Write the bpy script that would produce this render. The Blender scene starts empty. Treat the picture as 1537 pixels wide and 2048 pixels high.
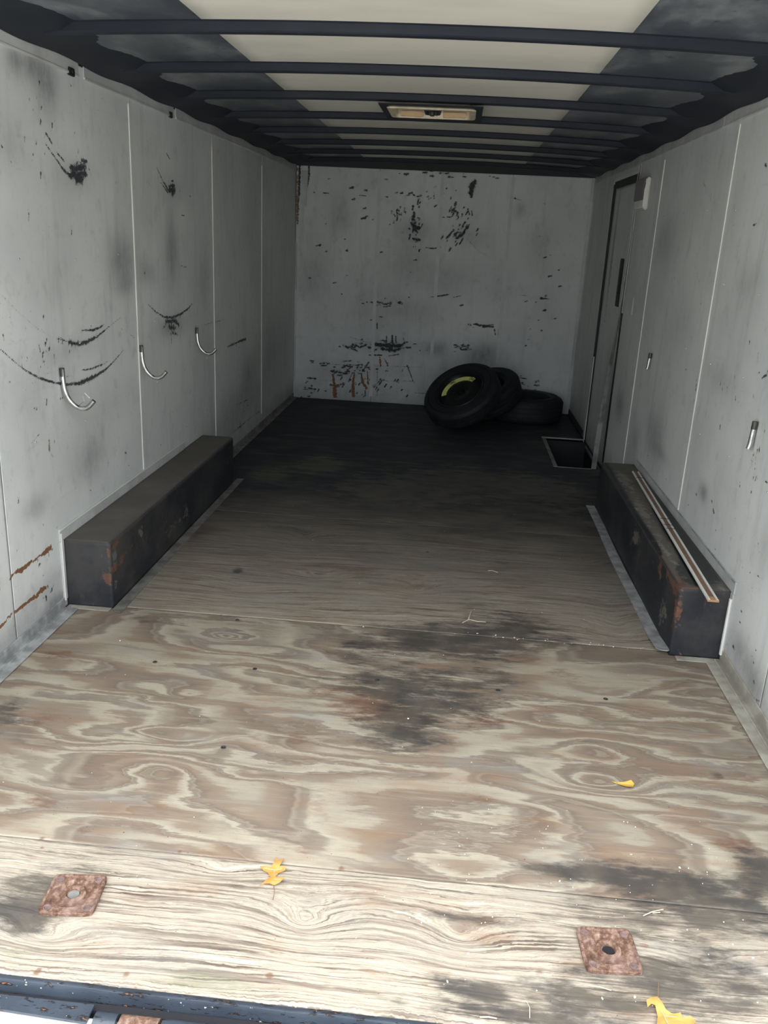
import bpy, bmesh, math, random
import numpy as np
from mathutils import Vector, Matrix

scene = bpy.context.scene
col = scene.collection
random.seed(7)

# ------------------------------------------------------------------ camera
cam_data = bpy.data.cameras.new('camera')
cam = bpy.data.objects.new('camera', cam_data)
col.objects.link(cam)
cam_data.sensor_fit = 'VERTICAL'
cam_data.sensor_height = 24.0
cam_data.lens = 1692.26 / 2048 * 24.0
cam_data.clip_start = 0.02
R = ((0.99504, -0.06924, -0.07139), (0.0878, 0.94874, 0.3036), (0.04671, -0.30837, 0.95012))  # right, forward, up
M4 = Matrix(((R[0][0], R[0][2], -R[0][1], 0.1836),
             (R[1][0], R[1][2], -R[1][1], -1.2093),
             (R[2][0], R[2][2], -R[2][1], 1.3774),
             (0, 0, 0, 1)))
cam.matrix_world = M4
scene.camera = cam

# ------------------------------------------------------------------ sky, portal, exposure
world = bpy.data.worlds.new('overcast')
scene.world = world
world.use_nodes = True
wn = world.node_tree
bg = wn.nodes['Background']
tc = wn.nodes.new('ShaderNodeTexCoord')
sep = wn.nodes.new('ShaderNodeSeparateXYZ')
wr = wn.nodes.new('ShaderNodeValToRGB')
wn.links.new(tc.outputs['Generated'], sep.inputs[0])
wn.links.new(sep.outputs['Z'], wr.inputs[0])
# overcast sky: dim low down (trees and houses all round), brightest overhead
wr.color_ramp.elements[0].position = 0.0
wr.color_ramp.elements[0].color = (0.20, 0.21, 0.21, 1)
wr.color_ramp.elements[1].position = 0.75
wr.color_ramp.elements[1].color = (0.95, 0.975, 1.0, 1)
e_ = wr.color_ramp.elements.new(0.22); e_.color = (0.30, 0.345, 0.39, 1)
wn.links.new(wr.outputs[0], bg.inputs['Color'])
bg.inputs['Strength'].default_value = 4.6
# a light portal in the open rear doorway only guides the sampling of the sky
pl = bpy.data.lights.new('doorway_portal', 'AREA')
pl.shape = 'RECTANGLE'; pl.size = 2.41; pl.size_y = 1.95
pl.cycles.is_portal = True
po = bpy.data.objects.new('doorway_portal', pl)
po.location = (0, -0.06, 0.95); po.rotation_euler = (math.radians(90), 0, 0)
col.objects.link(po)
scene.view_settings.view_transform = 'Standard'
scene.view_settings.look = 'None'
scene.view_settings.gamma = 1
scene.view_settings.use_curve_mapping = False
scene.view_settings.exposure = 0.70
scene.cycles.max_bounces = 14
scene.cycles.diffuse_bounces = 8
scene.cycles.sample_clamp_indirect = 6.0
scene.cycles.use_denoising = True

# ------------------------------------------------------------------ measures (metres)
HW = 1.205; H = 1.904; L = 6.117          # half width, wall height, depth
BH = 0.265; BW_ = 0.177                   # wheel box height, width
LB0, LB1 = 1.617, 3.38                    # left box from/to
RB0, RB1 = 1.604, 3.367

MARKS = {
 'left': {
  'dark': [
   (1.0,[(1.885,1.558,0.0117),(1.941,1.562,0.0183),(2.0,1.571,0.0133)]),
   (1.0,[(1.871,1.534,0.0117),(1.938,1.539,0.02),(2.009,1.549,0.0117)]),
   (1.0,[(1.98,1.593,0.0067),(2.021,1.589,0.0067)]),
   (1.0,[(1.924,1.52,0.0133),(1.97,1.525,0.0133)]),
   (1.0,[(1.705,1.617,0.0021),(1.763,1.583,0.003),(1.829,1.545,0.005),(1.881,1.528,0.0083)]),
   (1.0,[(1.715,1.649,0.0037),(1.75,1.624,0.0033)]),
   (1.0,[(1.781,1.599,0.0024),(1.834,1.576,0.0033)]),
   (0.8,[(1.787,1.636,0.0015),(1.798,1.612,0.0015)]),
   (0.8,[(2.036,1.569,0.0037),(2.051,1.547,0.0017)]),
   (1.0,[(2.958,1.562,0.0108),(3.008,1.565,0.0108)]),
   (1.0,[(2.936,1.543,0.0173),(3.006,1.543,0.0173)]),
   (1.0,[(2.974,1.523,0.0108),(2.983,1.521,0.0108)]),
   (1.0,[(2.776,1.626,0.0024),(2.844,1.579,0.0035),(2.907,1.547,0.007)]),
   (1.0,[(2.824,1.566,0.0022),(2.915,1.529,0.0043)]),
   (1.0,[(2.969,1.584,0.0043),(3.0,1.586,0.0043)]),
   (1.0,[(2.979,1.617,0.0022),(2.986,1.617,0.0022)]),
   (1.0,[(2.913,1.698,0.0026),(2.959,1.678,0.0043)]),
   (1.0,[(1.71,1.651,0.0033),(1.712,1.647,0.0033)]),
   (1.0,[(1.78,1.699,0.0023),(1.783,1.696,0.0022)]),
   (1.0,[(1.931,1.676,0.0019),(1.931,1.674,0.0022)]),
   (1.0,[(1.921,1.829,0.0022),(1.926,1.825,0.0025)]),
   (1.0,[(1.416,1.583,0.003),(1.424,1.579,0.0015)]),
   (1.0,[(1.614,1.741,0.002),(1.616,1.735,0.0022)]),
   (1.0,[(3.25,1.53,0.0038),(3.261,1.529,0.0035)]),
   (1.0,[(3.11,1.435,0.0023),(3.153,1.433,0.0023)]),
   (1.0,[(1.892,0.995,0.0018),(1.987,0.987,0.0048),(2.043,0.99,0.0048),(2.101,0.998,0.002)]),
   (1.0,[(1.683,0.988,0.0028),(1.757,0.971,0.0027),(1.803,0.959,0.0066),(1.868,0.947,0.0084),(1.937,0.949,0.0081),(2.029,0.959,0.0044),(2.138,0.983,0.002)]),
   (0.75,[(2.138,0.983,0.0016),(2.275,1.011,0.0015)]),
   (0.9,[(1.699,0.992,0.002),(1.695,0.972,0.0017)]),
   (0.9,[(1.725,0.984,0.0017),(1.725,0.963,0.0018)]),
   (0.95,[(1.87,0.85,0.0018),(1.94,0.844,0.004),(1.994,0.844,0.0048),(2.061,0.845,0.004)]),
   (0.7,[(2.07,0.845,0.0026),(2.13,0.853,0.002)]),
   (1.0,[(1.302,0.997,0.0017),(1.411,0.93,0.0021),(1.471,0.899,0.0033),(1.534,0.872,0.004),(1.658,0.835,0.004),(1.733,0.818,0.0047),(1.83,0.806,0.0073),(1.917,0.807,0.0092),(2.009,0.812,0.0072),(2.087,0.821,0.0044),(2.169,0.84,0.0026),(2.29,0.877,0.0016)]),
   (0.6,[(1.332,1.16,0.0015),(1.417,1.107,0.0015),(1.535,1.041,0.0015),(1.64,0.998,0.0015)]),
   (1.0,[(2.6,1.04,0.0017),(2.698,0.998,0.0033),(2.804,0.969,0.0047),(2.917,0.956,0.0061),(3.053,0.961,0.0061),(3.166,0.977,0.005),(3.251,1.0,0.0025)]),
   (0.95,[(2.829,0.947,0.0093),(2.974,0.934,0.0117),(3.018,0.911,0.0093)]),
   (0.9,[(2.869,0.915,0.0117),(2.956,0.902,0.0125)]),
   (0.85,[(2.924,0.882,0.007),(2.998,0.865,0.005)]),
   (1.0,[(2.911,0.958,0.0028),(2.899,0.832,0.003)]),
   (0.7,[(2.828,0.929,0.0075),(2.771,0.916,0.0022)]),
   (0.7,[(3.199,0.974,0.0038),(3.212,0.933,0.0025)]),
   (0.9,[(3.94,0.696,0.0051),(4.104,0.696,0.007)]),
   (1.0,[(4.104,0.696,0.0038),(4.304,0.694,0.0082),(4.409,0.691,0.0095)]),
   (0.62,[(3.293,0.875,0.0021),(3.589,0.869,0.0021),(3.924,0.862,0.0024)]),
   (1.0,[(2.567,1.18,0.0043),(2.569,1.176,0.0043)]),
   (0.9,[(1.577,0.792,0.0037),(1.572,0.776,0.005)]),
   (0.75,[(1.484,0.779,0.0033),(1.503,0.772,0.0033)]),
   (0.8,[(1.552,0.979,0.0025),(1.556,0.962,0.0025)]),
   (0.8,[(1.577,0.963,0.0025),(1.582,0.949,0.0025)]),
   (0.8,[(1.608,0.952,0.0025),(1.611,0.942,0.0025)]),
   (1.0,[(1.467,1.047,0.0022),(1.473,1.041,0.0025)]),
   (0.7,[(1.431,0.958,0.0015),(1.425,0.921,0.0015)]),
   (0.7,[(1.327,1.037,0.003),(1.33,1.019,0.0024)]),
   (0.72,[(1.444,0.664,0.0015),(1.503,0.685,0.002)]),
   (1.0,[(1.342,0.889,0.0025),(1.344,0.887,0.0023)]),
   (0.7,[(1.73,0.847,0.0028),(1.777,0.843,0.0025)]),
   (0.75,[(3.058,1.198,0.0025),(3.167,1.185,0.004)]),
   (0.8,[(3.11,1.437,0.0023),(3.156,1.434,0.0023)]),
   (1.0,[(3.941,0.132,0.0025),(4.213,0.131,0.0047),(4.571,0.132,0.0035),(4.813,0.127,0.0031)]),
   (1.0,[(4.24,0.172,0.0047),(4.25,0.124,0.0063)]),
   (0.8,[(4.141,0.296,0.0032),(4.458,0.275,0.0042)]),
   (0.7,[(3.81,0.284,0.0032),(4.042,0.282,0.0032)]),
   (0.8,[(2.374,0.929,0.002),(2.417,0.912,0.002)]),
   (0.8,[(2.338,0.605,0.0017),(2.346,0.59,0.0017)]),
   (0.8,[(2.888,0.494,0.003),(2.909,0.494,0.0025)]),
   (1.0,[(1.233,0.037,0.0025),(1.226,0.015,0.0046)]),
   (0.9,[(1.232,0.096,0.0042),(1.236,0.088,0.0042)]),
   (0.95,[(1.458,0.105,0.0055),(1.461,0.088,0.0053)]),
   (0.9,[(1.422,0.265,0.0033),(1.422,0.252,0.0033)]),
   (1.0,[(1.474,0.138,0.0037),(1.478,0.13,0.0037)]),
   (0.9,[(1.57,0.649,0.0037),(1.568,0.61,0.005)]),
   (0.8,[(1.611,0.645,0.0018),(1.608,0.628,0.0022)]),
   (0.8,[(1.581,0.594,0.0028),(1.592,0.585,0.0028)]),
   (0.8,[(1.227,0.547,0.0015),(1.225,0.452,0.0015),(1.224,0.378,0.0015),(1.225,0.312,0.0015)]),
   (0.7,[(2.248,0.441,0.0043),(2.262,0.43,0.0043)]),
   (0.6,[(1.445,0.666,0.0015),(1.504,0.687,0.0015)]),
   (0.9,[(6.118,1.896,0.0051),(6.16,1.638,0.0061),(6.131,1.441,0.004)]),
  ],
  'soft': [
   (0.75,(1.669,1.845,0.116,0.0585,0)),
   (0.6,(1.744,1.785,0.065,0.076,0)),
   (0.6,(1.541,1.836,0.0435,0.035,0)),
   (0.25,(1.468,1.591,0.0915,0.0715,0)),
   (0.35,(1.914,1.537,0.1245,0.0505,0)),
   (0.7,(2.319,1.238,0.1405,0.099,0)),
   (0.5,(2.334,1.138,0.0875,0.04,0)),
   (0.75,(2.941,1.272,0.0885,0.1725,0)),
   (0.6,(2.908,0.921,0.1935,0.048,0)),
   (0.45,(2.591,1.18,0.1,0.047,0)),
   (0.35,(2.988,1.545,0.1625,0.0565,0)),
   (0.2,(1.665,1.186,0.2205,0.098,0)),
   (0.35,(3.469,1.11,0.1125,0.158,0)),
   (0.5,(4.473,0.459,0.17,0.102,0)),
   (0.55,(1.892,0.506,0.1535,0.0875,0)),
   (0.5,(1.434,0.445,0.088,0.0425,0)),
   (0.25,(1.781,0.936,0.244,0.044,0)),
   (0.15,(1.463,0.827,0.166,0.097,0)),
   (0.2,(1.455,0.13,0.214,0.0395,0)),
   (0.75,(1.52,0.053,0.0935,0.0265,0)),
   (0.25,(1.197,0.061,0.18,0.0505,0)),
   (0.2,(2.009,0.652,0.24,0.0985,0)),
   (0.5,(4.236,0.245,0.81,0.1675,0)),
   (0.4,(5.151,0.529,0.7105,0.225,0)),
   (0.5,(1.243,-0.056,0.1885,0.021,0)),
  ],
  'chip': [
   (0.95,[(1.234,0.265,0.0058),(1.263,0.272,0.0033)]),
   (1.0,[(1.274,0.273,0.0067),(1.312,0.264,0.01),(1.353,0.266,0.0075),(1.378,0.269,0.005)]),
   (1.0,[(1.457,0.264,0.0083),(1.488,0.265,0.011),(1.519,0.267,0.0092)]),
   (0.85,[(1.388,0.262,0.0042),(1.438,0.268,0.0042)]),
   (1.0,[(1.147,0.131,0.005),(1.212,0.14,0.0052),(1.279,0.14,0.0067),(1.326,0.138,0.0058),(1.379,0.136,0.0073)]),
   (1.0,[(1.391,0.131,0.0073),(1.423,0.14,0.0108),(1.461,0.137,0.0092)]),
   (0.9,[(1.17,0.26,0.0045),(1.174,0.255,0.005)]),
   (0.7,[(1.49,0.776,0.0025),(1.504,0.777,0.0025)]),
   (0.75,[(1.566,0.636,0.0025),(1.566,0.615,0.0033)]),
   (0.6,[(1.753,0.843,0.0033),(1.773,0.844,0.0037)]),
  ],
 },
 'right': {
  'dark': [
   (0.8,[(2.827,1.667,0.0035),(2.764,1.642,0.002)]),
   (0.72,[(2.764,1.642,0.0015),(2.665,1.592,0.0015),(2.598,1.507,0.0015)]),
   (0.85,[(3.003,1.62,0.0015),(3.003,1.555,0.002)]),
   (0.75,[(2.741,1.322,0.0015),(2.674,1.274,0.0016),(2.595,1.243,0.0015)]),
   (0.58,[(2.585,1.234,0.0015),(2.558,1.143,0.0015),(2.623,1.048,0.0015)]),
   (0.95,[(2.055,1.48,0.0042),(2.027,1.482,0.0042)]),
   (0.85,[(1.775,1.068,0.0023),(1.762,1.039,0.0015)]),
   (1.0,[(1.696,0.993,0.003),(1.66,1.009,0.006),(1.657,1.024,0.003)]),
   (0.8,[(1.746,1.002,0.0023),(1.726,1.006,0.0022)]),
   (1.0,[(2.636,0.889,0.003),(2.629,0.886,0.003)]),
   (1.0,[(2.45,0.874,0.0028),(2.43,0.826,0.0048)]),
   (1.0,[(2.444,0.789,0.0028),(2.429,0.782,0.0033)]),
   (0.6,[(2.128,0.918,0.0015),(2.014,0.905,0.0015)]),
   (0.9,[(1.953,0.926,0.0023),(1.945,0.919,0.0023)]),
   (1.0,[(2.04,1.678,0.005),(2.02,1.669,0.005)]),
   (1.0,[(1.497,0.693,0.002),(1.479,0.691,0.0033)]),
   (0.85,[(1.722,0.625,0.0023),(1.716,0.609,0.0027)]),
   (0.7,[(1.444,0.396,0.0015),(1.368,0.407,0.0015)]),
   (0.7,[(1.666,0.731,0.0018),(1.646,0.686,0.0018)]),
   (0.75,[(1.65,0.754,0.0018),(1.64,0.718,0.0021)]),
   (0.8,[(1.949,0.281,0.002),(1.93,0.283,0.002)]),
   (0.7,[(1.524,0.276,0.0015),(1.513,0.27,0.0015)]),
  ],
  'soft': [
   (0.8,(2.108,0.476,0.0625,0.035,0)),
   (0.55,(3.019,0.506,0.1605,0.111,0)),
   (0.5,(2.871,0.453,0.15,0.03,0)),
   (0.7,(3.984,0.478,0.121,0.0805,0)),
   (0.35,(3.407,1.431,0.2245,0.121,0)),
   (0.2,(2.859,1.058,0.2235,0.1275,0)),
   (0.25,(4.465,0.75,0.177,0.295,0)),
   (0.55,(1.441,0.121,0.1255,0.0575,0)),
   (0.6,(1.269,0.086,0.0925,0.054,0)),
   (0.3,(1.399,0.494,0.054,0.1125,0)),
   (0.2,(1.993,1.295,0.1615,0.067,0)),
   (0.3,(1.614,0.228,0.0465,0.0915,0)),
   (0.4,(3.446,0.383,0.1225,0.097,0)),
   (0.25,(2.14,0.917,0.245,0.0525,0)),
  ],
  'chip': [
   (0.8,[(1.651,0.73,0.0023),(1.648,0.706,0.0023)]),
   (0.8,[(1.643,0.756,0.0025),(1.641,0.742,0.0023)]),
   (0.7,[(1.625,0.756,0.0023),(1.601,0.685,0.0022)]),
  ],
 },
 'back': {
  'dark': [
   (1.0,[(0.23,1.731,0.0115),(0.232,1.802,0.0257),(0.254,1.842,0.0147)]),
   (1.0,[(0.219,1.754,0.0153),(0.23,1.723,0.0115)]),
   (1.0,[(-0.225,1.576,0.0115),(-0.231,1.527,0.0153)]),
   (1.0,[(-0.247,1.502,0.0077),(-0.21,1.464,0.0192),(-0.173,1.465,0.0115)]),
   (1.0,[(-0.209,1.444,0.012),(-0.188,1.429,0.008)]),
   (1.0,[(-0.223,1.378,0.0077),(-0.188,1.37,0.018),(-0.167,1.371,0.01)]),
   (1.0,[(-0.261,1.458,0.006),(-0.251,1.452,0.006)]),
   (0.9,[(0.069,1.629,0.0057),(0.095,1.609,0.0153),(0.13,1.6,0.0057)]),
   (1.0,[(0.133,1.398,0.01),(0.168,1.424,0.02),(0.193,1.442,0.0115)]),
   (1.0,[(0.192,1.45,0.0077),(0.214,1.491,0.014)]),
   (0.9,[(0.051,1.394,0.0057),(0.075,1.42,0.0096),(0.106,1.462,0.0077)]),
   (0.7,[(0.213,1.402,0.0028),(0.332,1.301,0.0023),(0.42,1.265,0.0019)]),
   (0.95,[(0.212,1.627,0.0061),(0.227,1.588,0.0059)]),
   (0.9,[(0.242,1.616,0.0046),(0.25,1.581,0.0046)]),
   (1.0,[(-0.36,1.538,0.0077),(-0.363,1.518,0.0077)]),
   (0.8,[(-0.392,1.561,0.0058),(-0.378,1.545,0.004)]),
   (1.0,[(-0.059,1.636,0.0061),(-0.043,1.648,0.0044)]),
   (1.0,[(-0.242,1.719,0.0051),(-0.228,1.712,0.0054)]),
   (0.8,[(-0.003,1.557,0.0038),(0.023,1.555,0.0038)]),
   (1.0,[(0.06,1.56,0.0046),(0.073,1.56,0.0046)]),
   (1.0,[(-0.349,1.562,0.0038),(-0.342,1.559,0.0038)]),
   (0.75,[(-0.074,1.742,0.0044),(-0.068,1.695,0.0046)]),
   (0.7,[(-0.004,1.705,0.0038),(0.01,1.698,0.0037)]),
   (1.0,[(-0.976,1.7,0.0046),(-0.933,1.699,0.0031)]),
   (1.0,[(-1.059,1.703,0.0046),(-1.05,1.697,0.0046)]),
   (1.0,[(-0.676,1.694,0.0038),(-0.624,1.693,0.0027)]),
   (1.0,[(-0.471,1.696,0.0038),(-0.445,1.691,0.0038)]),
   (0.75,[(0.539,1.729,0.0038),(0.632,1.714,0.0038)]),
   (0.8,[(0.58,1.738,0.0038),(0.587,1.723,0.0038)]),
   (0.95,[(-0.115,1.313,0.0032),(-0.046,1.31,0.0061),(0.013,1.322,0.0036)]),
   (0.6,[(-0.487,1.307,0.0024),(-0.409,1.304,0.0024)]),
   (0.6,[(-0.218,1.295,0.0024),(-0.115,1.301,0.0024)]),
   (1.0,[(-0.047,0.92,0.0032),(0.039,0.935,0.0075),(0.108,0.948,0.0042)]),
   (0.85,[(0.145,0.927,0.0033),(0.208,0.943,0.0042)]),
   (0.6,[(-0.186,1.045,0.0024),(-0.099,1.048,0.0025)]),
   (1.0,[(0.207,0.865,0.0064),(0.227,0.87,0.0067)]),
   (1.0,[(-0.549,0.851,0.008),(-0.531,0.848,0.0083)]),
   (1.0,[(-0.493,0.856,0.0075),(-0.466,0.852,0.0042)]),
   (1.0,[(-0.432,0.89,0.0054),(-0.42,0.887,0.0052)]),
   (1.0,[(-0.387,0.858,0.0042),(-0.376,0.857,0.0042)]),
   (1.0,[(-0.316,0.86,0.0083),(-0.299,0.862,0.0083)]),
   (1.0,[(-0.585,0.851,0.0042),(-0.578,0.849,0.0042)]),
   (1.0,[(-0.231,0.909,0.0042),(-0.227,0.907,0.004)]),
   (0.9,[(-0.473,0.736,0.0042),(-0.448,0.732,0.0042)]),
   (0.9,[(-0.548,0.704,0.0042),(-0.504,0.703,0.0042)]),
   (1.0,[(-0.49,0.679,0.005),(-0.486,0.632,0.0042)]),
   (1.0,[(0.326,0.717,0.0033),(0.38,0.71,0.0083),(0.45,0.707,0.0108),(0.494,0.702,0.005)]),
   (1.0,[(0.508,0.682,0.0058),(0.519,0.636,0.0042)]),
   (1.0,[(0.543,0.684,0.005),(0.542,0.62,0.0025)]),
   (1.0,[(0.869,0.958,0.0096),(0.894,0.956,0.0064),(0.937,0.955,0.0032)]),
   (0.75,[(0.686,0.975,0.0024),(0.755,0.972,0.0032)]),
   (1.0,[(0.775,0.559,0.005),(0.788,0.566,0.0042)]),
   (0.8,[(0.805,0.702,0.0042),(0.808,0.703,0.0042)]),
   (0.85,[(0.734,0.292,0.0058),(0.814,0.284,0.0052)]),
   (1.0,[(-0.522,0.502,0.013),(-0.423,0.495,0.0167),(-0.315,0.496,0.0188),(-0.262,0.505,0.0104)]),
   (1.0,[(-0.53,0.472,0.0062),(-0.502,0.447,0.0063)]),
   (1.0,[(-0.439,0.468,0.013),(-0.331,0.456,0.0146),(-0.278,0.477,0.0087)]),
   (1.0,[(-0.403,0.576,0.0042),(-0.401,0.523,0.0065)]),
   (1.0,[(-0.355,0.582,0.0065),(-0.35,0.517,0.0104)]),
   (1.0,[(-0.325,0.577,0.0042),(-0.32,0.528,0.0075)]),
   (0.8,[(-0.266,0.583,0.0033),(-0.245,0.532,0.0069)]),
   (0.95,[(-0.756,0.476,0.0058),(-0.7,0.453,0.0087),(-0.655,0.438,0.01)]),
   (0.95,[(-0.666,0.487,0.0052),(-0.629,0.466,0.0087),(-0.576,0.492,0.0087)]),
   (0.75,[(-0.713,0.55,0.0025),(-0.567,0.514,0.0033)]),
   (0.95,[(-0.545,0.408,0.0058),(-0.437,0.411,0.0069)]),
   (0.9,[(-0.374,0.409,0.005),(-0.294,0.427,0.0058)]),
   (1.0,[(-0.528,0.436,0.0069),(-0.51,0.434,0.0067)]),
   (0.9,[(0.2,0.531,0.0052),(0.236,0.515,0.0083),(0.27,0.535,0.0043)]),
   (0.9,[(0.238,0.498,0.0069),(0.29,0.501,0.0069)]),
   (1.0,[(-0.113,0.472,0.0042),(-0.108,0.469,0.0042)]),
   (1.0,[(-0.055,0.479,0.0042),(-0.049,0.476,0.0043)]),
   (0.9,[(-1.061,0.328,0.0052),(-1.024,0.327,0.0035)]),
   (0.95,[(-0.96,0.291,0.0069),(-0.914,0.297,0.0052)]),
   (0.9,[(-0.76,0.342,0.0052),(-0.697,0.349,0.0042)]),
   (0.75,[(-0.887,0.306,0.0026),(-0.559,0.318,0.0035)]),
   (0.85,[(-0.848,0.243,0.0052),(-0.757,0.243,0.0035)]),
   (0.65,[(-0.541,0.316,0.0025),(-0.09,0.328,0.003)]),
   (0.62,[(0.071,0.327,0.0022),(0.197,0.327,0.0022)]),
   (0.95,[(-0.213,0.335,0.0061),(-0.155,0.207,0.0043)]),
   (0.7,[(-0.155,0.205,0.003),(-0.372,0.194,0.0022)]),
   (0.8,[(-0.131,0.103,0.0026),(-0.019,0.107,0.0027)]),
   (0.75,[(-0.975,0.161,0.0035),(-0.865,0.164,0.0035)]),
   (0.8,[(-1.121,0.075,0.0043),(-1.065,0.075,0.0043)]),
   (1.0,[(-0.569,0.1,0.0043),(-0.563,0.049,0.0043)]),
   (0.8,[(-0.718,0.167,0.0045),(-0.684,0.248,0.0052)]),
   (0.75,[(-0.47,0.269,0.0043),(-0.461,0.061,0.0035)]),
   (0.9,[(-1.192,1.662,0.0153),(-1.188,1.452,0.0077)]),
   (1,[(-1.178,1.902,0.0096),(-1.18,1.679,0.01)]),
   (0.95,[(-1.101,1.897,0.0077),(-1.099,1.81,0.0095),(-1.115,1.738,0.0077)]),
   (0.7,[(0.817,1.701,0.0038),(0.826,1.692,0.0037)]),
   (0.8,[(-0.23,1.111,0.004),(-0.226,1.108,0.004)]),
   (0.7,[(-0.803,1.113,0.004),(-0.797,1.108,0.004)]),
   (1.0,[(-0.803,0.908,0.0052),(-0.8,0.905,0.0054)]),
   (0.8,[(0.813,1.303,0.004),(0.818,1.3,0.004)]),
   (0.6,[(-0.409,0.192,0.0022),(-0.227,0.197,0.0022)]),
  ],
  'soft': [
   (0.45,(-0.833,1.547,0.083,0.1555,0)),
   (0.4,(-0.24,1.209,0.187,0.2385,0)),
   (0.5,(-0.212,1.447,0.1235,0.0975,0)),
   (0.75,(0.434,0.473,0.144,0.0925,0)),
   (0.7,(0.015,0.495,0.0855,0.059,0)),
   (0.3,(0.241,1.429,0.1225,0.0775,0)),
   (0.4,(-1.076,1.006,0.128,0.1635,0)),
   (0.35,(-0.217,0.804,0.254,0.103,0)),
   (0.35,(0.815,1.378,0.121,0.194,0)),
   (0.25,(-0.558,0.827,0.255,0.2475,0)),
   (0.2,(0.941,0.947,0.1025,0.161,0)),
   (0.4,(-0.415,0.492,0.2585,0.0505,0)),
   (0.3,(-0.709,0.247,0.35,0.0955,0)),
   (0.2,(-0.997,1.252,0.1265,0.3595,0)),
   (0.4,(0.628,1.639,0.048,0.0685,0)),
   (0.3,(0.103,1.065,0.249,0.1205,0)),
  ],
  'chip': [
   (1.0,[(-0.857,0.219,0.0087),(-0.842,0.138,0.013),(-0.833,0.038,0.0225)]),
   (0.95,[(-0.873,0.127,0.0108),(-0.808,0.125,0.0135)]),
   (1.0,[(-0.67,0.248,0.0065),(-0.677,0.148,0.013),(-0.671,0.048,0.0144)]),
   (0.9,[(-0.607,0.243,0.0065),(-0.594,0.171,0.0152),(-0.56,0.119,0.0108)]),
   (0.85,[(-0.557,0.264,0.0065),(-0.544,0.156,0.0087)]),
   (0.75,[(-0.454,0.396,0.0065),(-0.442,0.316,0.013)]),
   (0.7,[(-0.418,0.389,0.0043),(-0.379,0.329,0.013)]),
   (0.75,[(-1.195,1.885,0.0055),(-1.194,1.468,0.006)]),
  ],
 },
 'floor': {
  'stain': [
   (1.0,(-0.069,3.408,0.3935,0.279,0)),
   (0.9,(0.302,3.769,0.455,0.342,0)),
   (0.8,(0.374,2.809,0.25,0.1075,0)),
   (0.7,(0.483,3.034,0.158,0.1355,0)),
   (0.55,(-1.019,2.534,0.137,0.1525,0)),
   (0.5,(-0.886,2.971,0.1015,0.1515,0)),
   (0.8,(0.775,3.669,0.2705,0.2835,0)),
   (0.5,(0.883,3.126,0.108,0.441,0)),
   (0.85,(0.152,1.548,0.2145,0.135,0)),
   (0.9,(0.351,1.625,0.2385,0.1245,0)),
   (0.7,(0.525,1.764,0.1535,0.1075,0)),
   (0.9,(0.068,1.226,0.1765,0.129,0)),
   (0.75,(0.295,1.17,0.1265,0.1235,0)),
   (0.8,(0.105,0.94,0.1305,0.094,0)),
   (0.8,(0.141,1.084,0.0915,0.1165,0)),
   (0.5,(-0.106,1.443,0.1035,0.0745,0)),
   (0.35,(0.751,1.637,0.111,0.0495,0)),
   (0.3,(-0.386,1.593,0.18,0.041,0)),
   (1.1,(-0.669,2.074,0.029,0.0275,0)),
   (0.4,(-0.861,1.547,0.141,0.049,0)),
   (0.35,(-1.012,1.138,0.1385,0.025,0)),
   (0.85,(-1.062,0.856,0.0695,0.091,0)),
   (0.2,(-0.065,0.532,0.061,0.0225,0)),
   (0.95,(0.547,0.436,0.105,0.03,0)),
   (0.8,(0.673,0.437,0.14,0.0495,0)),
   (0.85,(0.822,0.403,0.1835,0.072,0)),
   (1.15,(1.0,0.509,0.0725,0.0615,0)),
   (0.6,(0.629,0.317,0.132,0.0445,0)),
   (0.7,(0.908,0.327,0.1435,0.0595,0)),
   (0.85,(0.76,0.163,0.2225,0.075,0)),
   (0.8,(0.532,0.087,0.1455,0.046,0)),
   (0.75,(0.34,0.079,0.087,0.029,0)),
   (0.6,(0.262,0.097,0.0485,0.0165,0)),
   (0.85,(0.376,0.033,0.1885,0.0215,0)),
   (0.6,(0.26,0.266,0.0965,0.02,0)),
   (0.5,(0.42,0.26,0.0855,0.028,0)),
   (0.7,(-0.612,0.232,0.1265,0.0425,0)),
   (0.8,(-0.651,0.154,0.0915,0.0525,0)),
   (0.5,(-0.557,0.286,0.076,0.018,0)),
   (0.4,(0.09,0.242,0.0425,0.011,0)),
   (0.7,(-0.614,0.145,0.0605,0.0515,0)),
   (0.9,(0.998,0.883,0.024,0.017,0)),
   (0.2,(-0.348,0.974,0.073,0.038,0)),
   (0.4,(0.337,1.914,0.12,0.0785,0)),
   (0.25,(-0.631,0.609,0.0505,0.0445,0)),
   (0.5,(0.413,1.353,0.101,0.0905,0)),
   (0.3,(-0.208,1.212,0.0955,0.064,0)),
  ],
  'green': [
   (1,(-0.607,3.888,0.1825,0.24,0)),
   (0.8,(-0.859,3.582,0.143,0.2155,0)),
   (0.8,(-0.219,0.034,0.1135,0.0335,0)),
   (0.6,(-0.59,0.056,0.0575,0.029,0)),
   (0.5,(0.263,0.051,0.0955,0.034,0)),
   (0.3,(1.568,4.094,0.132,0.2515,0)),
   (0.5,(0.128,0.056,0.086,0.0295,0)),
   (0.4,(0.673,0.083,0.174,0.046,0)),
  ],
  'rust': [
   (1.0,(-0.002,1.12,0.1085,0.09,0)),
   (0.5,(-0.15,1.157,0.078,0.0435,0)),
   (0.45,(-0.233,0.859,0.126,0.0395,0)),
   (0.5,(-0.743,1.22,0.159,0.033,0)),
   (0.4,(-0.91,0.854,0.125,0.045,0)),
   (0.5,(-1.089,1.229,0.159,0.0465,0)),
   (0.6,(0.37,1.065,0.0915,0.0455,0)),
   (0.6,(0.082,1.046,0.1355,0.0565,0)),
   (0.5,(0.633,1.391,0.068,0.0565,0)),
   (0.35,(0.151,2.084,0.0835,0.1625,0)),
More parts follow.
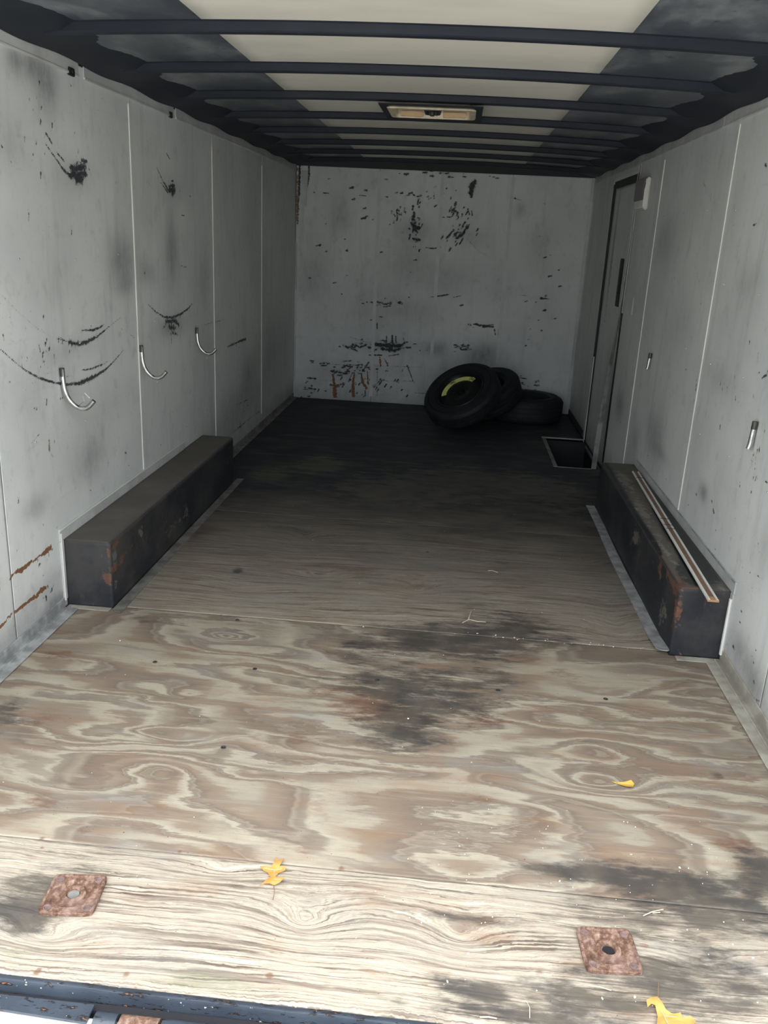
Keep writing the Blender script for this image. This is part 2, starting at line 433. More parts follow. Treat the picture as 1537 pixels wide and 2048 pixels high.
   (0.3,(0.369,2.555,0.236,0.082,0)),
   (0.5,(0.968,0.591,0.075,0.038,0)),
   (0.5,(-0.464,0.145,0.0705,0.013,0)),
   (0.5,(-0.792,0.501,0.084,0.0375,0)),
   (0.3,(-0.644,0.427,0.0695,0.0205,0)),
   (0.35,(0.176,0.424,0.1045,0.0265,0)),
   (0.25,(-0.422,1.276,0.195,0.047,0)),
   (0.35,(0.254,0.68,0.1565,0.0295,0)),
   (0.25,(0.38,0.579,0.1745,0.0385,0)),
   (0.8,(0.667,0.239,0.015,0.0135,0)),
   (1.1,(-0.532,0.012,0.0075,0.009,0)),
   (1.1,(-0.362,0.029,0.0085,0.0065,0)),
   (0.9,(-0.14,0.074,0.0075,0.0045,0)),
   (1.1,(-0.088,0.062,0.0085,0.008,0)),
   (0.8,(-0.699,0.371,0.007,0.0065,0)),
   (0.8,(-0.683,0.342,0.007,0.006,0)),
   (1.0,(-0.369,0.376,0.007,0.008,0)),
   (0.9,(0.01,0.375,0.006,0.0095,0)),
   (0.7,(0.441,0.14,0.012,0.0175,0)),
  ],
 },
}


# ------------------------------------------------------------------ helpers
def link(o, parent=None):
    col.objects.link(o)
    if parent is not None: o.parent = parent
    return o

def tag(o, label=None, cat=None, group=None, kind=None):
    for k, v in (('label', label), ('category', cat), ('group', group), ('kind', kind)):
        if v: o[k] = v
    return o

def empty(name, loc=(0, 0, 0), rot=(0, 0, 0)):
    o = bpy.data.objects.new(name, None)
    o.location = loc; o.rotation_euler = rot; o.empty_display_size = 0.05
    return link(o)

class MB:
    """collects shapes in one bmesh"""
    def __init__(self): self.bm = bmesh.new()
    def box(self, lo, hi, bev=0, seg=2, mat=None):
        c = [(a + b) / 2 for a, b in zip(lo, hi)]; s = [abs(b - a) for a, b in zip(lo, hi)]
        r = bmesh.ops.create_cube(self.bm, size=1)
        vs = r['verts']
        bmesh.ops.scale(self.bm, vec=s, verts=vs)
        if bev:
            es = list({e for v in vs for e in v.link_edges})
            rr = bmesh.ops.bevel(self.bm, geom=es, offset=bev, segments=seg, affect='EDGES')
            vs = list({v for f in rr['faces'] for v in f.verts} | {v for v in vs if v.is_valid})
        bmesh.ops.translate(self.bm, vec=c, verts=vs)
        if mat is not None: bmesh.ops.transform(self.bm, matrix=mat, verts=vs)
        return self
    def tube(self, pts, r, n=12, caps=True):
        rs = r if isinstance(r, (list, tuple)) else [r] * len(pts)
        pts = [Vector(p) for p in pts]; rings = []
        up = None
        for i, p in enumerate(pts):
            t = (pts[min(i + 1, len(pts) - 1)] - pts[max(i - 1, 0)]).normalized()
            if up is None:
                up = Vector((0, 0, 1)) if abs(t.z) < .9 else Vector((1, 0, 0))
            a = t.cross(up).normalized(); b = a.cross(t).normalized(); up = b
            rings.append([self.bm.verts.new(p + (a * math.cos(2 * math.pi * k / n) + b * math.sin(2 * math.pi * k / n)) * rs[i]) for k in range(n)])
        for q, w in zip(rings, rings[1:]):
            for k in range(n): self.bm.faces.new((q[k], q[(k + 1) % n], w[(k + 1) % n], w[k]))
        if caps:
            self.bm.faces.new(rings[0][::-1]); self.bm.faces.new(rings[-1])
        return self
    def lathe(self, prof, n=48, mat=None, closed=False):
        """profile of (radius, height) about z"""
        rings = []
        for r, z in prof:
            rings.append([self.bm.verts.new((r * math.cos(2 * math.pi * k / n), r * math.sin(2 * math.pi * k / n), z)) for k in range(n)])
        pairs = list(zip(rings, rings[1:])) + ([(rings[-1], rings[0])] if closed else [])
        for q, w in pairs:
            for k in range(n): self.bm.faces.new((q[k], q[(k + 1) % n], w[(k + 1) % n], w[k]))
        if mat is not None: bmesh.ops.transform(self.bm, matrix=mat, verts=[v for r in rings for v in r])
        return self
    def prism(self, pts, z0, z1):
        a = [self.bm.verts.new((x, y, z0)) for x, y in pts]; b = [self.bm.verts.new((x, y, z1)) for x, y in pts]
        self.bm.faces.new(a[::-1]); self.bm.faces.new(b)
        for i in range(len(a)):
            j = (i + 1) % len(a); self.bm.faces.new((a[i], a[j], b[j], b[i]))
        return self
    def build(self, name, mat, parent=None, smooth=None):
        bmesh.ops.recalc_face_normals(self.bm, faces=self.bm.faces)
        me = bpy.data.meshes.new(name); self.bm.to_mesh(me); self.bm.free()
        me.materials.append(mat)
        if smooth:
            me.polygons.foreach_set('use_smooth', [True] * len(me.polygons))
            me.set_sharp_from_angle(angle=math.radians(smooth))
        return link(bpy.data.objects.new(name, me), parent)

def grid_mesh(name, us, vs, fn, nrm, thick, mat, parent, attrs=None, hole=None):
    """a sheet: dense front face with attributes, edge skirt `thick` deep. fn(U,V)->xyz arrays"""
    us = np.array(sorted(us)); vs = np.array(sorted(vs)); nu, nv = len(us), len(vs)
    U, V = np.meshgrid(us, vs)
    X, Y, Z = fn(U, V)
    top = np.stack([X.ravel(), Y.ravel(), Z.ravel()], 1)
    idx = np.arange(nu * nv).reshape(nv, nu)
    q = np.stack([idx[:-1, :-1], idx[:-1, 1:], idx[1:, 1:], idx[1:, :-1]], -1).reshape(-1, 4)
    if hole:
        uc = (U[:-1, :-1] + U[1:, 1:]).ravel() / 2; vc = (V[:-1, :-1] + V[1:, 1:]).ravel() / 2
        inside = (uc > hole[0]) & (uc < hole[1]) & (vc > hole[2]) & (vc < hole[3])
        q = q[~inside]
    loop = np.concatenate([idx[0, :], idx[1:, -1], idx[-1, -2::-1], idx[-2:0:-1, 0]])
    base = len(top); n = np.array(nrm, float)
    bot = top[loop] - n * thick
    k = len(loop); a = np.arange(k); b = (a + 1) % k
    sk = np.stack([loop[b], loop[a], base + a, base + b], -1)
    verts = np.concatenate([top, bot]); faces = np.concatenate([q, sk])
    p0, p1, p3 = top[q[0][0]], top[q[0][1]], top[q[0][3]]
    if np.dot(np.cross(p1 - p0, p3 - p0), n) < 0: faces = faces[:, ::-1]
    me = bpy.data.meshes.new(name)
    me.vertices.add(len(verts)); me.vertices.foreach_set('co', verts.ravel())
    me.loops.add(faces.size); me.loops.foreach_set('vertex_index', faces.ravel().astype(np.int32))
    me.polygons.add(len(faces)); me.polygons.foreach_set('loop_start', np.arange(0, faces.size, 4, dtype=np.int32))
    me.update(calc_edges=True)
    for an, f in (attrs or {}).items():
        d = np.asarray(f(U, V), dtype=np.float32).ravel()
        d = np.concatenate([d, d[loop]])
        at = me.attributes.new(an, 'FLOAT', 'POINT'); at.data.foreach_set('value', d)
    me.materials.append(mat)
    return link(bpy.data.objects.new(name, me), parent)

def lin(a, b, step, extra=()):
    return list(np.linspace(a, b, max(2, int(round((b - a) / step)) + 1))) + list(extra)

def strokes(lst):
    """0.5 on the stroke's outline, 1 on its spine, 0 at twice its radius"""
    def f(U, V):
        out = np.zeros_like(U)
        for s, pts in lst:
            for (x0, y0, r0), (x1, y1, r1) in zip(pts, pts[1:]):
                dx, dy = x1 - x0, y1 - y0; l2 = dx * dx + dy * dy + 1e-12
                t = np.clip(((U - x0) * dx + (V - y0) * dy) / l2, 0, 1)
                d = np.hypot(U - x0 - t * dx, V - y0 - t * dy); r = r0 + (r1 - r0) * t
                out = np.maximum(out, s * np.clip(1 - .5 * d / r, 0, 1))
        return out
    return f

def blobs(lst, add=False):
    def f(U, V):
        out = np.zeros_like(U)
        for s, (x, y, rx, ry, a) in lst:
            d2 = ((U - x) / rx) ** 2 + ((V - y) / ry) ** 2
            out = 1 - (1 - out) * (1 - np.clip(s * np.exp(-d2 * .9), 0, 1))
        return out
    return f

# ------------------------------------------------------------------ materials
class NT:
    def __init__(self, name, rough=.6, metal=0, spec=.5):
        self.m = bpy.data.materials.new(name); self.m.use_nodes = True
        self.t = self.m.node_tree; self.b = self.t.nodes['Principled BSDF']
        self.b.inputs['Roughness'].default_value = rough; self.b.inputs['Metallic'].default_value = metal
        self.b.inputs['Specular IOR Level'].default_value = spec
        self.co = self.n('ShaderNodeTexCoord').outputs['Object']
    def n(self, k): return self.t.nodes.new(k)
    def put(self, sock, v):
        if isinstance(v, bpy.types.NodeSocket): self.t.links.new(v, sock)
        elif isinstance(v, (tuple, list)) and len(v) == 3 and sock.type == 'RGBA': sock.default_value = (*v, 1)
        else: sock.default_value = v
    def map(self, s=(1, 1, 1), loc=(0, 0, 0), rot=(0, 0, 0)):
        m = self.n('ShaderNodeMapping'); self.put(m.inputs[0], self.co)
        m.inputs['Scale'].default_value = s; m.inputs['Location'].default_value = loc; m.inputs['Rotation'].default_value = rot
        return m.outputs[0]
    def noise(self, vec=None, scale=5, detail=4, rough=.55, dist=0):
        n = self.n('ShaderNodeTexNoise'); self.put(n.inputs['Vector'], vec if vec is not None else self.co)
        n.inputs['Scale'].default_value = scale; n.inputs['Detail'].default_value = detail
        n.inputs['Roughness'].default_value = rough; n.inputs['Distortion'].default_value = dist
        return n.outputs['Fac']
    def math(self, op, a, b=0.0, c=0.0, clamp=False):
        n = self.n('ShaderNodeMath'); n.operation = op; n.use_clamp = clamp
        self.put(n.inputs[0], a); self.put(n.inputs[1], b)
        if len(n.inputs) > 2: self.put(n.inputs[2], c)
        return n.outputs[0]
    def step(self, v, lo, hi):
        n = self.n('ShaderNodeMapRange'); n.interpolation_type = 'SMOOTHSTEP'
        self.put(n.inputs['Value'], v); n.inputs['From Min'].default_value = lo; n.inputs['From Max'].default_value = hi
        return n.outputs[0]
    def ramp(self, fac, stops, interp='LINEAR'):
        n = self.n('ShaderNodeValToRGB'); self.put(n.inputs[0], fac); r = n.color_ramp; r.interpolation = interp
        r.elements[0].position = stops[0][0]; r.elements[0].color = (*stops[0][1], 1)
        r.elements[1].position = stops[-1][0]; r.elements[1].color = (*stops[-1][1], 1)
        for p, c in stops[1:-1]:
            e = r.elements.new(p); e.color = (*c, 1)
        return n.outputs[0]
    def mix(self, fac, a, b, mode='MIX'):
        n = self.n('ShaderNodeMix'); n.data_type = 'RGBA'; n.blend_type = mode
        self.put(n.inputs[0], fac); self.put(n.inputs[6], a); self.put(n.inputs[7], b)
        return n.outputs[2]
    def attr(self, name):
        n = self.n('ShaderNodeAttribute'); n.attribute_name = name; return n.outputs['Fac']
    def bump(self, h, dist=.002, strength=.5):
        n = self.n('ShaderNodeBump'); self.put(n.inputs['Height'], h)
        n.inputs['Distance'].default_value = dist; n.inputs['Strength'].default_value = strength
        self.put(self.b.inputs['Normal'], n.outputs[0])
    def out(self, color=None, rough=None):
        if color is not None: self.put(self.b.inputs['Base Color'], color)
        if rough is not None: self.put(self.b.inputs['Roughness'], rough)
        return self.m

def simple(name, c, rough=.6, metal=0, var=.15, scale=12, c2=None, spec=.5, bump=0):
    t = NT(name, rough, metal, spec)
    n = t.noise(scale=scale, detail=5)
    d = c2 or tuple(x * (1 - var * 2) for x in c)
    if bump: t.bump(t.noise(scale=scale * 8, detail=4), .001, bump)
    return t.out(t.mix(t.step(n, .35, .65), c, d))

def wall_mat(name, axis):
    """white painted ply with scuffs; axis: wall's in-plane horizontal (0 = x, 1 = y)"""
    t = NT(name, .55, spec=.35)
    st = (1, 1, 1)
    big = t.noise(scale=1.6, detail=5, rough=.6)
    vert = t.noise(t.map((6, 6, .8)), scale=1.5, detail=6, rough=.65)
    horz = t.noise(t.map((1.2, 1.2, 14)), scale=2.5, detail=5, rough=.6)
    fine = t.noise(scale=45, detail=5, rough=.7)
    paint = t.mix(t.step(big, .35, .7), (.72, .725, .705), (.61, .62, .605))
    paint = t.mix(t.math('MULTIPLY', t.step(vert, .5, .78), .35), paint, (.33, .335, .33))
    paint = t.mix(t.math('MULTIPLY', t.step(horz, .6, .8), .15), paint, (.28, .28, .28))
    paint = t.mix(t.math('MULTIPLY', t.step(fine, .6, .8), .14), paint, (.30, .295, .28))
    mot = t.noise(t.map((1, 1, .7)), scale=14, detail=8, rough=.72)
    paint = t.mix(t.math('MULTIPLY', t.step(mot, .52, .72), .34), paint, (.33, .325, .31))
    scr = t.noise(t.map((1, 1, 9), (0, 0, 0), (.35, .3, 0)), scale=7, detail=6, rough=.7)
    paint = t.mix(t.math('MULTIPLY', t.step(scr, .64, .74), .25), paint, (.25, .25, .26))
    # grime creeping up from the floor
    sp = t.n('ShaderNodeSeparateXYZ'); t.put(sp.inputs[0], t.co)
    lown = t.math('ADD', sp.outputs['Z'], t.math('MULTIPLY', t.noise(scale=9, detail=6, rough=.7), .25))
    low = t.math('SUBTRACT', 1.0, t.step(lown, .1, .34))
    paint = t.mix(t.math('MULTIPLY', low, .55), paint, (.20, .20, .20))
    spk = t.noise(scale=110, detail=2)
    spots = t.math('MULTIPLY', t.step(spk, .70, .74), t.step(t.noise(scale=2.3, detail=3), .5, .62))
    paint = t.mix(t.math('MULTIPLY', spots, .7), paint, (.12, .11, .10))
    soft = t.math('MULTIPLY', t.attr('soft'), t.math('ADD', t.math('MULTIPLY', t.noise(t.map((3, 3, 1.2)), scale=9, detail=7, rough=.75), 1.3), .1), clamp=True)
    paint = t.mix(soft, paint, (.09, .09, .095))
    rag = t.math('MULTIPLY', t.math('SUBTRACT', t.noise(t.map((1, 1, 1.6)), scale=55, detail=9, rough=.72), .5), 2.4)
    present = t.step(t.attr('dark'), .03, .22)
    dk = t.step(t.math('ADD', t.attr('dark'), t.math('MULTIPLY', rag, present)), .40, .72)
    halo = t.math('MULTIPLY', t.math('POWER', t.attr('dark'), 1.5), t.math('ADD', .25, t.noise(scale=30, detail=7, rough=.75)))
    paint = t.mix(t.math('MULTIPLY', halo, .55), paint, (.10, .10, .11))
    tone = t.mix(t.step(t.noise(scale=70, detail=3), .35, .7), (.012, .014, .022), (.05, .05, .06))
    paint = t.mix(t.math('MULTIPLY', dk, .95), paint, tone)
    ch = t.math('ADD', t.attr('chip'), t.math('MULTIPLY', rag, t.math('MULTIPLY', t.step(t.attr('chip'), .03, .22), .8)))
    paint = t.mix(t.math('MULTIPLY', t.step(ch, .30, .42), .6), paint, (.74, .70, .58))
    chf = t.step(ch, .45, .54)
    wood = t.mix(t.noise(t.map((1, 1, 6)), scale=40, detail=3), (.13, .055, .03), (.30, .155, .09))
    paint = t.mix(chf, paint, wood)
    t.bump(t.math('SUBTRACT', t.math('MULTIPLY', t.noise(scale=25, detail=4), .3), chf), .0015, .35)
    return t.out(paint, t.mix(dk, (.5, .5, .5), (.75, .75, .75)))

def floor_mat():
    t = NT('weathered_plywood', .62, spec=.3)
    g = t.attr('grain'); fineg = t.attr('fine')
    wob = t.noise(t.map((2.0, 9, 1)), scale=2.0, detail=5, rough=.6)
    rag = t.noise(t.map((7, 60, 1)), scale=4, detail=4, rough=.7)
    h = t.math('ADD', g, t.math('ADD', t.math('MULTIPLY', wob, 2.2), t.math('MULTIPLY', rag, .22)))
    sp0 = t.n('ShaderNodeSeparateXYZ'); t.put(sp0.inputs[0], t.co)
    def follow(sx, sh, off=0.0):                      # a vector that runs along the grain lines
        cmb = t.n('ShaderNodeCombineXYZ'); t.put(cmb.inputs[0], t.math('MULTIPLY', sp0.outputs['X'], sx)); t.put(cmb.inputs[1], t.math('MULTIPLY_ADD', h, sh, off)); return cmb.outputs[0]
    # rotary-cut figure: broad irregular bands with sharp pale outlines
    n1 = t.noise(follow(1.1, .30), scale=1.0, detail=1.5, rough=.45)
    fr = t.math('FRACT', t.math('MULTIPLY', n1, 8.5))
    band = t.ramp(fr, [(0, (.40, .355, .275)), (.12, (.37, .325, .25)), (.26, (.33, .285, .22)), (.34, (.26, .205, .15)), (.52, (.225, .17, .125)), (.66, (.18, .14, .11)), (.72, (.28, .235, .18)), (.80, (.21, .17, .135)), (.90, (.24, .20, .155)), (.95, (.36, .32, .25)), (1, (.40, .355, .275))])
    # flat-sawn streaks
    s1 = t.noise(follow(2.2, .55, 3.1), scale=1.0, detail=5, rough=.62)
    s2 = t.noise(follow(2.4, 1.7, 9.0), scale=1.0, detail=4, rough=.7)
    st0 = t.math('ADD', t.math('MULTIPLY', s1, .45), t.math('MULTIPLY', s2, .55))
    weath = t.ramp(st0, [(.34, (.12, .095, .075)), (.42, (.21, .17, .135)), (.47, (.35, .295, .23)), (.51, (.45, .40, .32)), (.55, (.33, .28, .22)), (.59, (.50, .45, .36)), (.66, (.60, .55, .45))])
    c = t.mix(fineg, band, weath)
    s3 = t.noise(follow(1.3, 2.6, 5.0), scale=1.0, detail=3, rough=.6)
    brk = t.step(t.noise(t.map((2, 3, 1)), scale=2.5, detail=4), .38, .62)
    c = t.mix(t.math('MULTIPLY', t.math('MULTIPLY', t.step(s3, .52, .60), fineg), t.math('MULTIPLY_ADD', brk, .55, .35)), c, (.085, .062, .048))
    s4 = t.noise(follow(1.6, 1.1, 15.0), scale=1.0, detail=3, rough=.6)
    c = t.mix(t.math('MULTIPLY', t.step(s4, .56, .66), t.math('MULTIPLY', t.math('SUBTRACT', 1.0, fineg), .45)), c, (.15, .115, .09))
    fl = t.noise(t.map((3, 130, 1)), scale=2.5, detail=4, rough=.7)
    fl2 = t.noise(t.map((1.2, 22, 1)), scale=3, detail=5, rough=.65)
    c = t.mix(t.math('MULTIPLY', t.step(fl, .48, .72), .40), c, (.20, .16, .13))
    fine2 = t.noise(t.map((9, 9, 9)), scale=9, detail=8, rough=.75)
    c = t.mix(t.math('MULTIPLY', t.step(fine2, .5, .75), .35), c, (.22, .19, .165))
    blot = t.noise(t.map((1, 2.6, 1)), scale=2.6, detail=5, rough=.6)
    c = t.mix(t.math('MULTIPLY', t.step(blot, .5, .72), .45), c, (.27, .265, .25))
    red = t.noise(t.map((1, 3.2, 1), (3, 7, 0)), scale=3.2, detail=5, rough=.6)
    c = t.mix(t.math('MULTIPLY', t.step(red, .52, .7), .38), c, (.26, .145, .085))
    c = t.mix(t.math('MULTIPLY', t.step(fl2, .52, .75), .28), c, (.48, .44, .36))
    # trodden grease, deeper inside
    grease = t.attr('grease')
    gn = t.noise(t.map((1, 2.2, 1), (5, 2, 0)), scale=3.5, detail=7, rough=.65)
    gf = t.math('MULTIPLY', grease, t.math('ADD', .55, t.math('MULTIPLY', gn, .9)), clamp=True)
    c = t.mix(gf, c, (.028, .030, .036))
    edge = t.math('MULTIPLY', t.math('SUBTRACT', t.noise(t.map((1, 3, 1)), scale=7, detail=9, rough=.7), .5), 2.6)
    rs = t.step(t.math('ADD', t.attr('rust'), edge), .25, .85)
    c = t.mix(t.math('MULTIPLY', rs, .75), c, (.15, .075, .045))
    gr = t.step(t.math('ADD', t.attr('green'), edge), .3, .9)
    c = t.mix(t.math('MULTIPLY', gr, .45), c, (.15, .165, .10))
    sv = t.math('ADD', t.attr('stain'), t.math('MULTIPLY', edge, t.step(t.attr('stain'), .02, .3)))
    st = t.step(sv, .18, .85)
    stc = t.mix(t.step(t.noise(scale=8, detail=4), .4, .6), (.050, .047, .045), (.090, .078, .064))
    c = t.mix(t.math('MULTIPLY', st, .90), c, stc)
    spk = t.noise(scale=130, detail=2)
    c = t.mix(t.math('MULTIPLY', t.step(spk, .72, .76), .8), c, (.05, .04, .035))
    cr = t.step(t.noise(t.map((2.2, 150, 1), (1, 1, 0)), scale=1.6, detail=3), .70, .74)
    c = t.mix(t.math('MULTIPLY', cr, t.math('MULTIPLY', fineg, .8)), c, (.06, .045, .035))
    t.bump(t.math('SUBTRACT', t.math('MULTIPLY', fl, .6), t.math('MULTIPLY', cr, .6)), .0015, .45)
    return t.out(c, t.mix(st, (.62, .62, .62), (.42, .42, .42)))

def rust_mat():
    t = NT('rusted_steel', .85, spec=.2)
    n = t.noise(scale=70, detail=6, rough=.7); m = t.noise(scale=14, detail=4)
    c = t.ramp(n, [(.3, (.05, .028, .022)), (.48, (.14, .075, .052)), (.58, (.24, .155, .115)), (.72, (.36, .26, .20))])
    c = t.mix(t.math('MULTIPLY', t.step(m, .45, .7), .5), c, (.22, .15, .13))
    t.bump(n, .002, .8)
    return t.out(c)

def black_box_mat():
    """worn black paint: dusty brown on top, greasy sides, rust at corners"""
    t = NT('worn_black_paint', .5, spec=.4)
    geo = t.n('ShaderNodeNewGeometry'); sp = t.n('ShaderNodeSeparateXYZ'); t.put(sp.inputs[0], geo.outputs['Normal'])
    topf = t.step(sp.outputs['Z'], .5, .95)
    n1 = t.noise(scale=3.5, detail=7, rough=.65); n2 = t.noise(t.map((9, 1.5, 3)), scale=4, detail=6, rough=.7)
    side = t.mix(t.step(n1, .4, .7), (.016, .018, .024), (.055, .052, .05))
    side = t.mix(t.math('MULTIPLY', t.step(n2, .58, .72), .6), side, (.09, .055, .04))
    dust = t.mix(t.step(n1, .35, .65), (.135, .12, .10), (.095, .086, .075))
    c = t.mix(topf, side, dust)
    rag = t.math('MULTIPLY', t.math('SUBTRACT', t.noise(t.map((1, .7, 1)), scale=26, detail=9, rough=.75), .5), 4.2)
    wet = t.step(t.math('ADD', t.attr('wet'), t.math('MULTIPLY', rag, .3)), .42, .5)
    c = t.mix(wet, c, (.012, .013, .014))
    lig = t.step(t.math('ADD', t.attr('bare'), rag), .55, .72)
    c = t.mix(t.math('MULTIPLY', lig, .75), c, t.mix(topf, (.15, .14, .12), (.24, .22, .19)))
    ru = t.step(t.math('ADD', t.attr('rusty'), rag), .5, .62)
    rc = t.mix(t.noise(scale=60, detail=5), (.06, .03, .024), (.20, .098, .062))
    c = t.mix(ru, c, rc)
    t.bump(n1, .003, .3)
    return t.out(c, t.mix(wet, (.6, .6, .6), (.28, .28, .28)))

M_WALL_L = wall_mat('scuffed_white_panel', 1)
M_WALL_B = M_WALL_L
M_FLOOR = floor_mat()
M_RUST = rust_mat()
M_BOX = black_box_mat()
M_TRIM = simple('white_metal_trim', (.60, .60, .58), .4, 0, .1, 6, (.46, .46, .45))
M_STRIP = simple('bright_seam_strip', (.80, .79, .74), .35, 0, .05, 4)
M_ALU = simple('dull_aluminium', (.52, .53, .53), .45, .3, .2, 18, (.30, .30, .30), bump=.2)
M_ALU_D = simple('grimy_aluminium', (.30, .29, .27), .5, .3, .2, 14, (.16, .15, .14), bump=.3)
M_BROWN_TRIM = simple('beige_angle_trim', (.44, .42, .36), .6, 0, .2, 12, (.28, .26, .22))
M_DARK = simple('roof_bow_black', (.013, .016, .024), .6, 0, .2, 6, (.018, .021, .029), spec=.3)
M_SHELL = simple('shell_backing', (.05, .05, .055), .8, 0, .1, 4)
M_CHROME = simple('zinc_plated_rod', (.62, .62, .60), .25, .9, .1, 30, (.42, .42, .40))
M_RODTOP = simple('tarnished_bracket', (.10, .09, .08), .5, .6, .2, 60)
M_BLACK = simple('black_gasket', (.012, .012, .016), .6, 0, .1, 10)
M_RUBBER = simple('tyre_rubber', (.009, .011, .015), .7, 0, .15, 14, (.014, .016, .020))
M_RIM = simple('black_wheel_steel', (.018, .018, .02), .35, .3, .1, 20)
M_YELLOW = simple('yellow_sticker', (.92, .93, .30), .45, 0, .06, 20)
M_INK = simple('black_ink', (.02, .02, .02), .6, 0, .05, 10)
M_CREAM = simple('cream_lamp_plastic', (.62, .54, .38), .4, 0, .1, 20, (.48, .40, .27))
M_REFL = simple('lamp_reflector', (.55, .46, .36), .3, 0, .2, 30, (.30, .22, .19))
M_AMBER = simple('amber_lit_lining', (.58, .38, .20), .4, 0, .1, 18, (.48, .33, .18))  # amber holds the daylight on the lamp's far inner wall
M_LEAF = simple('dry_orange_leaf', (.46, .22, .05), .55, 0, .1, 40, (.55, .31, .09))
M_LEAF_Y = simple('yellow_leaf', (.62, .42, .07), .5, 0, .1, 60, (.70, .42, .06))
M_TWIG = simple('pale_twig', (.58, .50, .38), .7, 0, .1, 40)
M_CRUMB = simple('pale_crumbs', (.75, .72, .62), .7, 0, .1, 40)
M_PLASTIC = simple('aged_white_plastic', (.66, .65, .60), .4, 0, .06, 14)
M_LENS = simple('smoky_lens', (.10, .075, .085), .3, 0, .1, 14)
M_BLUEPAINT = NT('chipped_blue_black_paint', .38, spec=.5)
_t = M_BLUEPAINT; _n = _t.noise(_t.map((2, 6, 6)), scale=14, detail=7, rough=.7)
_c = _t.mix(_t.step(_t.noise(scale=5, detail=5), .35, .7), (.030, .038, .052), (.052, .066, .086))
_c = _t.mix(_t.step(_n, .56, .60), _c, (.013, .012, .013)); _c = _t.mix(_t.step(_n, .64, .67), _c, (.26, .12, .07))
_c = _t.mix(_t.step(_t.noise(scale=90, detail=3), .70, .74), _c, (.55, .50, .42))
_t.bump(_n, .0015, .5); M_BLUEPAINT = _t.out(_c)
M_BROWNWOOD = simple('brown_wood_face', (.24, .135, .08), .5, 0, .1, 30, (.17, .095, .06))
M_GROUND = simple('bright_concrete', (.62, .61, .57), .8, 0, .06, 3)
_t = NT('white_roof_skin', .45, spec=.3)
_c = _t.mix(_t.step(_t.noise(_t.map((1, 3, 1)), scale=1.7, detail=5), .35, .7), (.70, .665, .57), (.62, .59, .51))
M_ROOFW = _t.out(_t.mix(_t.math('MULTIPLY', _t.step(_t.noise(scale=5, detail=6), .55, .75), .2), _c, (.40, .38, .33)))
_t = NT('dark_roof_skin', .33, spec=.5)
_c = _t.mix(_t.step(_t.noise(_t.map((2, 1, 1)), scale=3.2, detail=6, rough=.65), .42, .72), (.055, .062, .075), (.20, .21, .215))
_c = _t.mix(_t.step(_t.noise(scale=16, detail=4), .66, .70), _c, (.016, .018, .024))
M_ROOFD = _t.out(_c)

# ------------------------------------------------------------------ ground and shell
g = MB().box((-12, -14, -.66), (12, 9, -.60)).build('ground', M_GROUND); tag(g, 'bright pale concrete ground outside below the trailer edge', kind='structure')

floor = MB().box((-HW - .05, .0, -.30), (.86, L + .05, -.022)).box((.86, .0, -.30), (HW + .05, 4.21, -.022)).box((.86, 5.16, -.30), (HW + .05, L + .05, -.022)).build('floor', M_SHELL)
tag(floor, 'weathered plywood trailer floor', kind='structure')
wl = MB().box((-HW - .05, -.02, -.02), (-HW - .008, L + .05, 2.06)).build('wall_left', M_SHELL); tag(wl, 'scuffed white left wall', kind='structure')
wr_ = MB().box((HW + .008, -.02, -.02), (HW + .05, 4.29, 2.06)).box((HW + .008, 5.19, -.02), (HW + .05, L + .05, 2.06)).box((HW + .008, 4.29, 1.80), (HW + .05, 5.19, 2.06)).build('wall_right', M_SHELL); tag(wr_, 'white right wall with side door', kind='structure')
wb = MB().box((-HW - .05, L + .008, -.02), (HW + .05, L + .05, 2.06)).build('wall_back', M_SHELL); tag(wb, 'scratched white front end wall of the trailer', kind='structure')
ceil = MB().box((-HW - .05, -.05, 2.065), (HW + .05, L + .06, 2.10)).build('ceiling', M_SHELL); tag(ceil, 'dark ribbed ceiling with white centre', kind='structure')

# ------------------------------------------------------------------ floor sheets
rng = np.random.RandomState(11)
def sines(n, sx, sy, seed):
    r = np.random.RandomState(seed); ks = []
    for i in range(n):
        a = r.uniform(0, 2 * math.pi); f = r.uniform(.35, 1.25)
        ks.append((f * math.cos(a) * sx, f * math.sin(a) * sy, r.uniform(0, 6.28), r.uniform(.5, 1)))
    def f(U, V): return sum(w * np.sin(kx * U + ky * V + p) for kx, ky, p, w in ks) / math.sqrt(n)
    return f
KNOTS = {
 0: [(-.045, .21, 4.0, .055, .045), (.282, .213, 3.0, .07, .05), (-.56, .10, 2.5, .06, .035), (.80, .2, 2, .08, .03), (-.25, .33, 1.5, .06, .02)],
 1: [(-.532, .836, 3.4, .10, .035), (-.515, .665, -2.6, .09, .055), (-.70, .60, 2.2, .14, .05), (.66, .80, 3.4, .10, .045), (.66, .95, -2.2, .10, .05),
     (-.57, 1.06, 2.2, .07, .03), (-.77, .80, 1.8, .12, .05), (-.56, 1.47, 2.2, .09, .05), (.35, 1.15, 1.6, .16, .08), (.0, .55, 1.2, .25, .06), (.75, 1.3, 1.8, .14, .07), (-.35, .80, -1.2, .08, .04), (.45, .65, -1.2, .14, .05)],
 2: [(.101, 2.02, 4, .06, .06), (.88, 1.876, 3.5, .06, .12), (-.47, 2.58, 3, .05, .12), (-.32, 2.1, 2.5, .10, .06), (-.6, 1.9, 2, .12, .08), (.45, 2.35, 2, .15, .06), (.8, 2.5, 2.5, .1, .05)],
}
